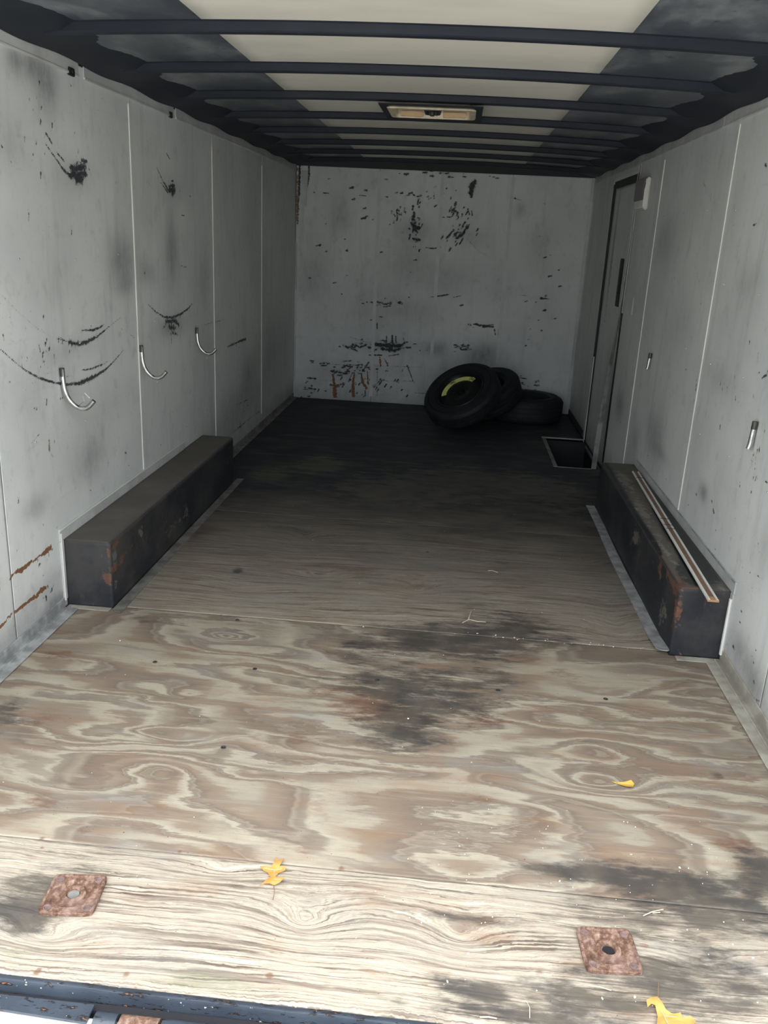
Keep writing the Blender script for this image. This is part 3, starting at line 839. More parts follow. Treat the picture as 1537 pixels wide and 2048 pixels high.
def grain(i):
    slope = [62, 15, 48, 40, 40, 40][i]; amp = [.9, 1.0, 1.1, 1, 1, 1][i]
    s1 = sines(14, [7, 4.2, 5.5, 5, 5, 5][i], [26, 17, 22, 20, 20, 20][i], 5 + i)
    def f(U, V):
        h = V * slope + amp * s1(U, V) + .12 * U * slope * math.sin(i * 2.1) * .4
        for x, y, a, rx, ry in KNOTS.get(i, []):
            h = h + a * np.exp(-np.sqrt(((U - x) / rx) ** 2 + ((V - y) / ry) ** 2 + .12))  * 1.6
        return h
    return f
fm = MARKS['floor']
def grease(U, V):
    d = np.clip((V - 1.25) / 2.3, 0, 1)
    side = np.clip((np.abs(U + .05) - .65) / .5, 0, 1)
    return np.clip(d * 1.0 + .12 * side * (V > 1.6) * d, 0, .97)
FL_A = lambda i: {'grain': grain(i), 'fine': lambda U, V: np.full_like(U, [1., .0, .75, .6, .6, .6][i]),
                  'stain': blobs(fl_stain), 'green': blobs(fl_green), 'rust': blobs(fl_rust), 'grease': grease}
def bl(lst): return lst
fl_stain, fl_green, fl_rust = bl(fm['stain']), bl(fm['green']), bl(fm['rust'])
joints = [0.0, .368, 1.64, 2.86, 4.08, 5.30, L]
for i in range(6):
    y0, y1 = joints[i] + (.0015 if i else 0), joints[i + 1] - .0015
    step = [.005, .006, .008, .014, .016, .016][i]
    us = lin(-HW + .001, HW - .001, step); vs = lin(y0, y1, step); hole = None
    if i == 4:
        us += [.90]; vs += [4.25, 5.12]; hole = (.90, 2, 4.25, 5.12)
    def fz(U, V):
        # the first edge is broken and slightly ragged
        Y = V.copy()
        if i == 0:
            e = .0012 * (np.sin(U * 91) + np.sin(U * 37 + 1) + .8 * np.sin(U * 333) + .8 * np.sin(U * 541))
            Y = V + e * np.clip(1 - V / .03, 0, 1)
        return U, Y, np.zeros_like(U) + (-.001 if i % 2 else 0)
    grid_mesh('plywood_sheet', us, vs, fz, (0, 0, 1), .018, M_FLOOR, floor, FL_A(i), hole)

# stepwell in front of the side door
sw = MB().box((.87, 4.22, -.30), (1.24, 5.15, -.28)).box((.87, 4.22, -.30), (.895, 5.15, -.019)).box((.87, 4.215, -.30), (1.24, 4.245, -.019)).box((.87, 5.125, -.30), (1.24, 5.155, -.019)).box((1.215, 4.245, -.30), (1.24, 5.125, -.065)).build('stepwell_liner', M_BLACK, floor)
MB().box((.885, 5.105, .0005), (1.200, 5.135, .004), .001).build('stepwell_edge', M_TRIM, floor)
MB().box((.886, 4.243, .0005), (.912, 5.104, .004), .001).build('stepwell_edge', M_ALU_D, floor)
MB().box((.913, 4.238, .0005), (1.13, 4.247, .004), .001).build('stepwell_edge', M_ALU_D, floor)

# ------------------------------------------------------------------ wall sheets
def wattr(d):
    return {'dark': strokes(d['dark']), 'chip': strokes(d['chip']), 'soft': blobs(bl(d['soft']))}
LA = wattr(MARKS['left']); RA = wattr(MARKS['right']); BA = wattr(MARKS['back'])
def spatter(base, spots, seed, smin=.0035, smax=.010):
    r = random.Random(seed); extra = []
    for cx, cz, sx, sz, n, ux, uz in spots:
        for _ in range(n):
            x = r.gauss(cx, sx); z = r.gauss(cz, sz); q = r.uniform(smin, smax); k = r.uniform(.3, 2.2)
            extra.append((r.uniform(.75, 1), [(x - ux * q * k, z - uz * q * k, q * .7), (x + ux * q * k, z + uz * q * k, q)]))
    return strokes(base + extra)
BA['dark'] = spatter(MARKS['back']['dark'], [
    (*(-0.215, 1.505), .03, .10, 26, .2, 1), (*(0.147, 1.483), .06, .07, 26, .6, 1), (*(0.126, 1.598), .05, .04, 16, .5, 1), (*(-0.343, 1.577), .03, .04, 14, .1, 1),
    (*(-0.372, 0.502), .11, .022, 40, 1, .1), (*(-0.652, 0.474), .06, .018, 20, 1, -.3), (*(-0.711, 0.29), .14, .02, 40, 1, .1), (*(-0.753, 0.244), .08, .012, 26, 1, .1), (*(0.248, 0.517), .04, .02, 14, 1, .3),
    (*(0.415, 0.706), .06, .012, 14, 1, 0), (*(-0.474, 0.852), .10, .02, 16, 1, 0), (*(0.805, 0.23), .08, .05, 18, 1, 0), (*(0.941, 0.947), .10, .25, 16, 1, .3), (*(-0.751, 1.461), .25, .3, 24, 1, .2),
    (*(-0.53, 0.148), .16, .06, 40, .6, 1), (*(-1.059, 0.116), .06, .06, 16, 1, 0), (*(0.045, 1.879), .3, .012, 16, 1, 0), (*(-0.107, 1.74), .12, .03, 14, 1, .3)], 5)
LA['dark'] = spatter(MARKS['left']['dark'], [(*(1.96, 1.565), .03, .03, 14, .3, 1), (*(1.826, 0.956), .05, .015, 12, .2, 1), (*(2.923, 0.92), .04, .03, 22, .3, 1), (*(1.59, 0.951), .03, .02, 14, .2, 1), (*(1.352, 0.173), .2, .06, 16, 1, .3), (*(4.371, 0.219), .4, .06, 40, 1, .2), (*(1.745, 1.68), .1, .15, 14, .3, 1), (*(1.488, 0.971), .3, .5, 20, .3, 1), (*(4.119, 0.685), .1, .02, 10, 1, .3)], 6, .0018, .005)
RA['dark'] = spatter(MARKS['right']['dark'], [(*(1.441, 0.121), .3, .1, 40, 1, .3), (*(1.753, 0.363), .2, .15, 16, 1, .5), (*(1.913, 0.953), .2, .2, 16, .4, 1), (*(1.596, 0.721), .02, .06, 12, .1, 1)], 8, .0018, .005)
def lw_fn(U, V): return np.full_like(U, -HW), U, V
def rw_fn(U, V): return np.full_like(U, HW), U, V
def bw_fn(U, V): return U, np.full_like(U, L), V
ls = [0, 1.243, 2.456, 3.658, 4.868, L]
for i in range(5):
    st_ = [.012, .0048, .006, .009, .014][i]
    z0 = -.018
    grid_mesh('wall_panel', lin(ls[i] + .0006, ls[i + 1] - .0006, st_), lin(.0, H - .002, st_), lw_fn, (1, 0, 0), .0075, M_WALL_L, wl, LA)
rsm = [0, 1.2, 2.406, 3.65, 4.262]
for i in range(4):
    st_ = [.012, .0055, .008, .01][i]
    grid_mesh('wall_panel', lin(rsm[i] + .0006, rsm[i + 1] - .0006, st_), lin(.0, H - .002, st_), rw_fn, (-1, 0, 0), .0075, M_WALL_L, wr_, RA)
grid_mesh('wall_panel', lin(5.20, L - .002, .014), lin(0, H - .002, .014), rw_fn, (-1, 0, 0), .0075, M_WALL_L, wr_, RA)
grid_mesh('wall_panel', lin(4.292, 5.198, .02), lin(1.815, H - .002, .02), rw_fn, (-1, 0, 0), .0075, M_WALL_L, wr_, RA)
bs = [-HW + .002, -.517, -.008, .555, HW - .002]
for i in range(4):
    grid_mesh('wall_panel', lin(bs[i] + .0012, bs[i + 1] - .0012, .0055), lin(0, H - .002, .0055), bw_fn, (0, -1, 0), .0075, M_WALL_B, wb, BA)

# seam strips
def seam_left(y, z0, z1, w=.012):
    MB().box((-HW, y - w / 2, z0), (-HW + .004, y + w / 2, z1), .001).build('seam_strip', M_STRIP, wl)
def seam_right(y, z0, z1, w=.012):
    MB().box((HW - .004, y - w / 2, z0), (HW, y + w / 2, z1), .001).build('seam_strip', M_STRIP, wr_)
seam_left(2.456, .275, 1.845, .013); seam_left(3.658, .10, 1.80, .012); seam_left(4.868, .10, 1.80, .011)
seam_right(2.406, .30, 1.85, .012); seam_right(3.65, .06, 1.83, .012)
for x in (-.517, -.008, .555):
    MB().box((x - .014, L - .0035, .05), (x + .014, L, H - .02), .001).build('seam_strip', simple('painted_batten', (.64, .645, .63), .5, 0, .08, 8, (.57, .575, .56)) if x == -.517 else bpy.data.materials['painted_batten'], wb)
MB().box((HW - .03, L - .004, .01), (HW - .004, L, H - .01), .001).box((HW - .005, L - .03, .01), (HW - .001, L - .004, H - .01), .001).build('corner_strip', M_TRIM, wb)
MB().box((-HW + .001, L - .004, .01), (-HW + .018, L, 1.30), .001).build('corner_strip', M_TRIM, wb)
# peeled corner trim at the top left of the end wall, with a loose flap
fl = MB()
for k in range(5):
    z = 1.86 - k * .055
    fl.box((-HW + .045 + .006 * k, L - .018 + .002 * k, z - .05), (-HW + .10 - .002 * k, L - .012 + .002 * k, z + .006))
fl.build('peeled_flap', M_TRIM, wb)
# screws, joined: too small to pick apart
def rivets(name, pts, n, par, r=.0035):
    mb = MB()
    for p in pts:
        mt = Matrix.Translation(p) @ Vector((0, 0, 1)).rotation_difference(Vector(n)).to_matrix().to_4x4()
        mb.lathe([(r, 0), (r * .8, .0012), (.0004, .0016)], 6, mt)
    tag(mb.build(name, M_CHROME, par), kind='stuff')
rp = []
for y in np.arange(.66, 6.0, .405):
    for z in np.arange(.38, 1.8, .29):
        if abs(y - 2.456) > .03: rp.append((-HW, y + random.uniform(-.01, .01), z + random.uniform(-.015, .015)))
rivets('rivets', rp, (1, 0, 0), wl)
rp = []
for y in np.arange(.66, 4.2, .405):
    for z in np.arange(.38, 1.8, .29): rp.append((HW, y + random.uniform(-.01, .01), z + random.uniform(-.015, .015)))
rivets('rivets', rp, (-1, 0, 0), wr_)

# trims along floor, ceiling and wheel boxes
def trim(n, lo, hi, m, lab, bev=.0015):
    o = MB()
    for a, b in zip(lo, hi): o.box(a, b, bev, 1)
    o = o.build(n, m); tag(o, lab, kind='structure'); return o
trim('baseboard_left', [(-HW, .0, .001), (-HW, .0, .001), (-HW + .020, .0, .0011)], [(-HW + .006, LB0 - .03, .045), (-HW + .055, LB0 - .03, .006), (-HW + .026, LB0 - .03, .012)], M_ALU, 'dull metal angle along the foot of the left wall')
trim('baseboard_left', [(-HW, LB1 + .005, .001), (-HW, LB1 + .005, .001)], [(-HW + .006, L - .01, .04), (-HW + .04, L - .01, .006)], M_ALU_D, 'dull grey angle along the left wall beyond the wheel box')
trim('baseboard_right', [(HW - .006, .0, .001), (HW - .058, .0, .001), (HW - .026, .0, .0011)], [(HW, RB0 - .02, .05), (HW, RB0 - .02, .006), (HW - .020, RB0 - .02, .012)], M_BROWN_TRIM, 'dirty beige angle along the foot of the right wall')
trim('baseboard_right', [(HW - .006, 5.22, .001)], [(HW, L - .01, .05)], M_SHELL, 'dark angle at the foot of the right wall by the corner')
# white band under the ceiling, with a raised lower lip
def band(side, y0, y1, par):
    s = -1 if side == 'left' else 1
    mb = MB()
    x = s * (HW - .0005)
    mb.box((min(x, x - s * .004), y0, 1.868), (max(x, x - s * .004), y1, 1.925), .001, 1)
    mb.box((min(x, x - s * .007), y0, 1.862), (max(x, x - s * .007), y1, 1.870), .001, 1)
    mb.build('cornice_strip', M_TRIM, par)
for a, b in ((0, 1.985), (2.03, 3.02), (3.05, 6.1)): band('left', a, b, wl)
for a, b in ((0, 2.62), (2.625, 4.2), (4.205, 6.1)): band('right', a, b, wr_)
# added black blocks give the darkness of square holes below the band
for y, z, k in ((*(1.921, 1.87), .022), (*(2.969, 1.87), .018)):
    c = empty('hole_block', (-HW, y, z)); tag(c, 'black block standing for a square hole under the left wall top trim, %s' % ('nearer the opening' if k > .02 else 'farther in'), 'clip')
    MB().box((0.001, -k, -.014), (.010, k, .012), .002).build('block_body', M_BLACK, c)
    MB().tube([(.010, 0, 0), (.013, 0, 0)], .004, 8).build('screw', M_RODTOP, c)

# ------------------------------------------------------------------ ceiling
CR = .03
def crown(x): return CR * (1 - (np.abs(x) / HW) ** 2.2)
SK = .030
def skin(name, x0, x1, mat, y0=-.04, y1=L + .02):
    def f(U, V): return U, V, H + crown(U) + SK - .006 * np.cos((V - 1.55) / .61 * 2 * math.pi) * 0 + .0
    grid_mesh(name, lin(x0, x1, .06), lin(y0, y1, .12), f, (0, 0, -1), .004, mat, ceil)
skin('white_roof_sheet', -.62, .62, M_ROOFW)
skin('dark_roof_sheet', -HW - .03, -.621, M_ROOFD)
skin('dark_roof_sheet', .621, HW + .03, M_ROOFD)
for k in range(-2, 8):
    y = 1.55 + .61 * k
    mb = MB(); xs = np.linspace(-HW + .10, HW - .10, 29); bm = mb.bm; rows = []
    for x in xs:
        zb = H + float(crown(min(abs(x), HW))); e = max(0, (abs(x) - HW + .09) / .09)
        zt = H + float(crown(min(abs(x), HW))) + SK + .001
        w = .021
        prof = [(y - w - .012, zt), (y - w, zt - .004), (y - w, zb + .004), (y - w + .005, zb), (y + w - .005, zb), (y + w, zb + .004), (y + w, zt - .004), (y + w + .012, zt)]
        rows.append([bm.verts.new((x, a, b)) for a, b in prof])
    for q, r_ in zip(rows, rows[1:]):
        for j in range(7): bm.faces.new((q[j], q[j + 1], r_[j + 1], r_[j]))
    mb.build('roof_bow', M_DARK, ceil, 30)
# cove skirts: scalloped dark liner rolling from roof to wall
for s in (-1, 1):
    mb = MB(); bm = mb.bm; rows = []
    for y in np.arange(-.04, L + .021, .05):
        sag = .5 + .5 * math.cos((y - 1.55) / .61 * 2 * math.pi)
        zl = 1.897 + .010 * (1 - sag)
        pr = [(HW - .010, zl), (HW - .020, zl + .002), (HW - .05 - .01 * sag, zl + .008 - .003 * sag), (HW - .105, H + .008 + .014 * (1 - sag)), (HW - .15, H + .012 + .028 * (1 - sag)), (HW - .22, H + .050)]
        rows.append([bm.verts.new((s * a, y, b)) for a, b in pr])
    for q, r_ in zip(rows, rows[1:]):
        for j in range(len(pr) - 1): bm.faces.new((q[j], q[j + 1], r_[j + 1], r_[j]))
    mb.build('cove_liner', M_DARK, ceil, 40)
rv = MB()
for k in range(-1, 8):
    for s in (-1, 1):
        mt = Matrix.Translation((s * (HW - .05), 1.55 + .61 * k, H + .004)) @ Matrix.Rotation(math.pi, 4, 'X')
        rv.lathe([(.006, 0), (.005, .003), (.0005, .004)], 8, mt)
tag(rv.build('bow_rivets', M_CHROME, ceil), kind='stuff')

# ceiling lamp on its black plate between two bows
lc = (.010, 2.925, H + .006)
lamp = empty('ceiling_lamp', lc); tag(lamp, 'rectangular cream ceiling lamp with its cover missing', 'lamp')
def ring(mb, loops):
    bm = mb.bm; rr = [[bm.verts.new(p) for p in l] for l in loops]
    for q, w in zip(rr, rr[1:]):
        for k in range(len(q)): bm.faces.new((q[k], q[(k + 1) % len(q)], w[(k + 1) % len(q)], w[k]))
    return rr
def rrect(w, h, r, z, n=4, h2=None):
    out = []
    for cx, cy, a0 in ((w - r, h - r, 0), (-w + r, h - r, 90), (-w + r, -h + r, 180), (w - r, -h + r, 270)):
        for k in range(n + 1):
            a = math.radians(a0 + 90 * k / n); out.append((cx + r * math.cos(a), cy + r * math.sin(a), z))
    return out
HY = .150
mb = MB(); mb.box((-.225, -HY - .05, .008), (-.188, .33, .0115)).box((.188, -HY - .05, .008), (.222, .33, .0115)).box((-.188, HY, .008), (.188, .33, .0115)).box((-.188, -HY - .05, .008), (.188, -HY + .001, .0115))
bmesh.ops.remove_doubles(mb.bm, verts=mb.bm.verts, dist=1e-5); mb.build('mounting_plate', M_DARK, lamp)
mb = MB(); ring(mb, [rrect(.186, HY - .002, .02, .008), rrect(.194, HY + .004, .025, .003), rrect(.190, HY, .022, -.002), rrect(.172, HY - .015, .02, -.003), rrect(.168, HY - .019, .018, .002), rrect(.166, HY - .021, .018, .040)])
mb.build('bezel', M_CREAM, lamp, 40)
MB().box((-.165, -HY + .022, .0385), (.165, HY - .022, .041)).build('reflector', M_REFL, lamp)
mb = MB(); bm = mb.bm   # curved reflector trough
rows = [[bm.verts.new((x, -.10 + .19 * t, .036 - .016 * abs(math.sin(t * 6.28)))) for t in np.linspace(0, 1, 17)] for x in np.linspace(-.14, .14, 3)]
for q, r_ in zip(rows, rows[1:]):
    for k_ in range(16): bm.faces.new((q[k_], q[k_ + 1], r_[k_ + 1], r_[k_]))
mb.build('reflector_trough', M_REFL, lamp, 60)
for sx in (-1, 1):  # added ledges: the daylit far inner wall put into amber colour
    MB().box((min(sx * .045, sx * .15), HY - .045, .002), (max(sx * .045, sx * .15), HY - .023, .024), .003).build('lit_wall_ledge', M_AMBER, lamp)
mb = MB(); rr = ring(mb, [rrect(.042, .085, .012, .030), rrect(.034, .074, .012, .004), rrect(.024, .060, .01, .001), rrect(.022, .054, .008, .016)]); mb.bm.faces.new(rr[-1]); mb.build('bulb_socket', M_BLACK, lamp, 40)
MB().lathe([(.012, .012), (.012, -.006), (.008, -.010), (.0005, -.011)], 14).build('switch_knob', M_RODTOP, lamp, 40)

# ------------------------------------------------------------------ wheel boxes
def wheel_box(name, s, y0, y1, label, wet, bare, rusty):
    o = empty(name, (s * HW, (y0 + y1) / 2, 0)); tag(o, label, 'wheel box')
    yc = (y0 + y1) / 2; inner = HW - BW_
    def loc(x, y, z): return x - s * HW, y - yc, z
    def mk(nm, us, vs, fn, n):
        def f(U, V):
            X, Y, Z = fn(U, V); return X - s * HW, Y - yc, Z
        ats = {'wet': lambda U, V: blobs(wet.get(nm, []))(U, V), 'bare': lambda U, V: blobs(bare.get(nm, []))(U, V), 'rusty': lambda U, V: blobs(rusty.get(nm, []))(U, V)}
        return grid_mesh(nm, us, vs, fn_wrap(f), n, .012, M_BOX, o, ats)
    def fn_wrap(f): return f
    e = .006
    mk('top_panel', lin(inner + e * 0, HW - .002, .012), lin(y0, y1, .012), lambda U, V: (s * U, V, BH - .008 * np.clip(1 - (U - inner) / .010, 0, 1) ** 2 + .0 * U), (0, 0, 1))
    mk('side_panel', lin(y0, y1, .012), lin(.002, BH - .0078, .012), lambda U, V: (s * (inner - .0008) + 0 * U, U, V), (-s, 0, 0))
    mk('end_panel', lin(inner, HW - .002, .008), lin(.002, BH - .0081, .008), lambda U, V: (s * U, y0 + 0 * U - .0012, V + np.where(V > BH - .010, .0075, 0) * np.clip((U - inner) / .010, 0, 1)), (0, -1, 0))
    MB().box((-s * .002, y1 - yc - .012, .002), (-s * (BW_ - .002), y1 - yc, BH - .004)).build('rear_panel', M_BOX, o)
    return o
wet_l = {}
rusty_l = {'end_panel': [(.92, (1.042, .125, .022, .028, 0)), (.6, (1.034, .2, .006, .1, 0))], 'side_panel': [(.7, (1.66, .15, .08, .016, 0)), (.7, (1.66, .235, .06, .012, 0)), (.55, (1.85, .11, .1, .014, 0)), (.6, (1.75, .17, .08, .012, 0))]}
bare_l = {'side_panel': [(.9, (1.66, .19, .03, .05, 0)), (.8, (1.92, .19, .03, .05, 0)), (.6, (2.4, .10, .2, .04, 0)), (.7, (1.65, .08, .015, .04, 0))]}
wheel_box('wheel_box', -1, LB0, LB1, 'long black box over the wheels along the left wall', wet_l, bare_l, rusty_l)
wet_r = {'top_panel': [(1, (1.16, 1.95, .065, .25, 0)), (1, (1.15, 2.35, .05, .25, 0)), (.9, (1.18, 2.8, .03, .3, 0)), (.8, (1.10, 1.68, .05, .05, 0)), (1, (1.035, 3.0, .035, .5, 0)), (.9, (1.035, 2.2, .016, .3, 0)), (.9, (1.10, 1.75, .05, .10, 0))]}
bare_r = {'top_panel': [(.9, (1.065, 2.0, .018, .16, 0)), (.85, (1.075, 2.5, .03, .25, 0)), (.8, (1.09, 3.05, .03, .2, 0)), (.7, (1.18, 1.64, .04, .04, 0)), (.5, (1.09, 2.9, .03, .3, 0))], 'side_panel': [(.95, (2.35, .19, .08, .05, 0)), (.55, (1.75, .1, .12, .06, 0))]}
rusty_r = {'side_panel': [(.95, (1.68, .245, .14, .02, 0)), (.8, (1.62, .2, .02, .08, 0)), (.75, (1.9, .22, .06, .03, 0))], 'top_panel': [(1, (1.04, 1.66, .018, .09, 0)), (.9, (1.07, 1.613, .05, .012, 0))], 'end_panel': [(.85, (1.035, .2, .012, .09, 0))]}
wheel_box('wheel_box', 1, RB0, RB1, 'long black box over the wheels along the right wall, wet on top', wet_r, bare_r, rusty_r)

# flashing where the boxes meet the walls
trim('trim_1', [(-HW, LB0 - .030, BH - .002), (-HW, LB0 - .030, .03)], [(-HW + .0045, LB1 - .33, BH + .045), (-HW + .005, LB0 - .001, BH - .0025)], M_TRIM, 'white flashing round the left wheel box')
trim('trim_2', [(HW - .0045, RB0 - .030, BH - .002), (HW - .005, RB0 - .028, .03)], [(HW, RB1 - .05, BH + .045), (HW, RB0 - .001, BH - .0025)], M_TRIM, 'white flashing round the right wheel box')
MB().box((-HW + .0046, LB0 - .030, BH + .039), (-HW + .008, LB1 - .34, BH + .045), .001, 1).build('flashing_lip', M_STRIP, bpy.data.objects['trim_1'])
MB().box((HW - .008, RB0 - .030, BH + .039), (HW - .0046, RB1 - .06, BH + .045), .001, 1).build('flashing_lip', M_ALU, bpy.data.objects['trim_2'])
MB().box((-HW + .0051, LB0 - .028, .03), (-HW + .009, LB0 - .020, BH + .03), .001, 1).build('flashing_lip', M_STRIP, bpy.data.objects['trim_1'])
MB().box((HW - .012, RB0 - .028, .03), (HW - .0051, RB0 - .016, BH - .02), .001, 1).build('flashing_lip', M_STRIP, bpy.data.objects['trim_2'])

# metal strips at the foot of the boxes
def strip_mesh(path, w, th, mat, name, parent=None):
    """flat bar following (x, y, z) centres, width in x"""
    mb = MB(); bm = mb.bm; rows = []
    for (x, y, z, ww) in path:
        rows.append([bm.verts.new(p) for p in ((x - ww, y, z), (x + ww, y, z), (x + ww, y, z + th), (x - ww, y, z + th))])
    for q, r_ in zip(rows, rows[1:]):
        for j in range(4): bm.faces.new((q[j], q[(j + 1) % 4], r_[(j + 1) % 4], r_[j]))
    bm.faces.new(rows[0][::-1]); bm.faces.new(rows[-1])
    return mb.build(name, mat, parent)
o = strip_mesh([(-.999, LB0 - .03, .001, .010), (-1.004, LB0 - .012, .0012, .021), (-1.005, LB0 + .2, .001, .020), (-1.005, LB0 + .9, .0012, .020), (-1.004, LB1 + .07, .001, .020)], 0, .003, M_ALU_D, 'floor_strip'); tag(o, 'dull metal strip on the floor beside the left wheel box', 'metal strip')
strip_mesh([(-1.115, LB0 - .03, .001, .082), (-1.115, LB0 - .002, .001, .082)], 0, .003, M_BROWN_TRIM, 'floor_strip', o)
path = []
for k in range(14):
    t = k / 13; y = RB0 + .0 + t * 1.8
    path.append((1.002 - .000 * t + .003 * math.sin(t * 9), y + .0, .0012 + .022 * max(0, 1 - t * 9) ** 1.5, .023))
path = [(1.004, RB0 - .028, .030, .009), (1.003, RB0 - .020, .0285, .017)] + path
o = strip_mesh(path, 0, .003, M_ALU, 'floor_strip'); tag(o, 'bright metal strip with a lifted rounded end beside the right wheel box', 'metal strip')
o = strip_mesh([(1.125, RB0 - .036, .001, .078), (1.125, RB0 - .004, .001, .078)], 0, .003, M_BROWN_TRIM, 'floor_strip'); tag(o, 'short dirty beige strip in front of the right wheel box end', 'metal strip')

# brown and white strip lying on the right box

A = Vector((1.172, 3.17, BH + .0065)); Bp = Vector((1.103, 1.475, BH + .011))
o = empty('wooden_strip', (A + Bp) / 2); tag(o, 'long brown strip with white edges lying on the right wheel box', 'strip')
d = Bp - A; ln = d.length; rotm = Matrix((d.normalized().cross(Vector((0, 0, 1))).normalized(), d.normalized(), Vector((0, 0, 1)))).transposed().to_4x4()
for nm, x0, x1, z1, m in (('brown_face', -.0095, .0095, .003, M_BROWNWOOD), ('white_edge', -.0175, -.0096, .0055, M_STRIP), ('white_edge', .0096, .0175, .0055, M_STRIP)):
    MB().box((x0, -ln / 2, -.003), (x1, ln / 2, z1), .0008, 1, rotm).build(nm, m, o)
mb = MB(); mb.prism([(-.019, 0), (.019, 0), (.010, -.028), (-.010, -.028)], -.0034, .0046); bmesh.ops.transform(mb.bm, matrix=rotm @ Matrix.Translation((0, ln / 2 + .0003, 0)), verts=mb.bm.verts)
mb.build('cut_end', simple('raw_wood_end', (.45, .25, .13), .6, 0, .1, 30), o)
for q in (-.42, -.02, .03, .06):
    MB().box((-.018, q * ln - .0015, .0056), (.018, q * ln + .0015, .0068), 0, 1, rotm).build('cross_tie', M_BLACK, o)

# ------------------------------------------------------------------ side door
door = empty('door_1', (HW, 4.745, 0)); tag(door, 'pale side door in the right wall', kind='structure')
def dbox(n, m, lo, hi, b=.002): return MB().box((lo[0] - HW, lo[1] - 4.745, lo[2]), (hi[0] - HW, hi[1] - 4.745, hi[2]), b, 1).build(n, m, door)
DA = {'dark': strokes([(.9, [(y_, z_, .006), (y_ + .002, z_ - .012, .006)]) for y_, z_ in [(4.95, 1.30 - .05 * k) for k in range(9)]]), 'chip': strokes([]), 'soft': blobs([(.8, (4.98, 1.45, .03, .25, 0)), (.5, (4.5, .5, .2, .3, 0)), (.6, (4.98, 1.2, .02, .2, 0))])}
grid_mesh('door_panel', lin(4.318 - 4.745, 5.15 - 4.745, .02), lin(-.06, 1.77, .02), lambda U, V: (np.full_like(U, .012), U, V), (-1, 0, 0), .02, M_WALL_L, door,
          {k: (lambda f: (lambda U, V: f(U + 4.745, V)))(f) for k, f in DA.items()})
dbox('gasket', M_BLACK, (HW + .0, 4.263, -.07), (HW + .03, 4.318, 1.80)); dbox('gasket', M_BLACK, (HW + .0, 5.15, -.07), (HW + .03, 5.198, 1.80)); dbox('gasket', M_BLACK, (HW + .0, 4.318, 1.77), (HW + .03, 5.15, 1.814))
dbox('latch_plate', M_BLACK, (HW + .004, 4.50, 1.02), (HW + .0118, 4.60, 1.32), .004)
dbox('latch_lever', M_RODTOP, (HW - .004, 4.535, 1.10), (HW + .0042, 4.56, 1.26), .003)
dbox('door_frame_strip', M_TRIM, (HW - .006, 5.137, -.02), (HW + .0025, 5.148, .62), .001)
dbox('door_frame_strip', M_TRIM, (HW - .006, 4.262, 1.0), (HW - .0005, 4.280, 1.86), .001)
# loose edging peeled off the jamb, foot standing on the floor
mb = MB(); bm = mb.bm; rows = []
cl = [(1.190, 1.85), (1.193, 1.375), (1.193, 1.08), (1.188, .928), (1.172, .711), (1.160, .455), (1.152, .25), (1.148, .002)]
for i, (x, z) in enumerate(cl):
    t = max(0, min(1, (1.3 - z) / 1.0)); a = math.radians(80 * (1 - t)); w = .008 + .008 * t
    dx, dy = math.cos(a) * w, math.sin(a) * w
    nx, ny = -math.sin(a) * .003, math.cos(a) * .003
    c = Vector((x - .003, 4.245, z))
    rows.append([bm.verts.new(c + Vector(v)) for v in ((-dx, -dy, 0), (dx, dy, 0), (dx + nx, dy + ny, 0), (-dx + nx, -dy + ny, 0))])
for q, r_ in zip(rows, rows[1:]):
    for j in range(4): bm.faces.new((q[j], q[(j + 1) % 4], r_[(j + 1) % 4], r_[j]))
bm.faces.new(rows[0]); bm.faces.new(rows[-1][::-1])
o = mb.build('loose_edging', M_ALU_D); tag(o, 'long thin metal edging hanging loose from the side door jamb to the floor', 'edging strip')

# wall lamp beside the door
o = empty('wall_lamp', (HW, 4.07, 1.68)); tag(o, 'white plastic wall lamp with smoky lens beside the side door', 'wall lamp')
mb = MB(); bm = mb.bm
pr = [(0, -.088), (-.022, -.085), (-.030, -.070), (-.029, .02), (-.024, .083), (0, .088)]
l0 = [(x, -.13 + (.02 if i in (2, 3) else .006), z) for i, (x, z) in enumerate(pr)]; l1 = [(x, .13 - (.006), z) for x, z in pr]
va = [bm.verts.new(p) for p in l0]; vb = [bm.verts.new(p) for p in l1]
bm.faces.new(va); bm.faces.new(vb[::-1])
for k in range(6): bm.faces.new((va[k], vb[k], vb[(k + 1) % 6], va[(k + 1) % 6]))
bmesh.ops.bevel(bm, geom=list(bm.edges), offset=.006, segments=2, affect='EDGES')
mb.build('housing', M_PLASTIC, o, 50)
MB().box((-.036, -.112, -.035), (-.020, .126, .084), .003).build('lens', M_LENS, o)

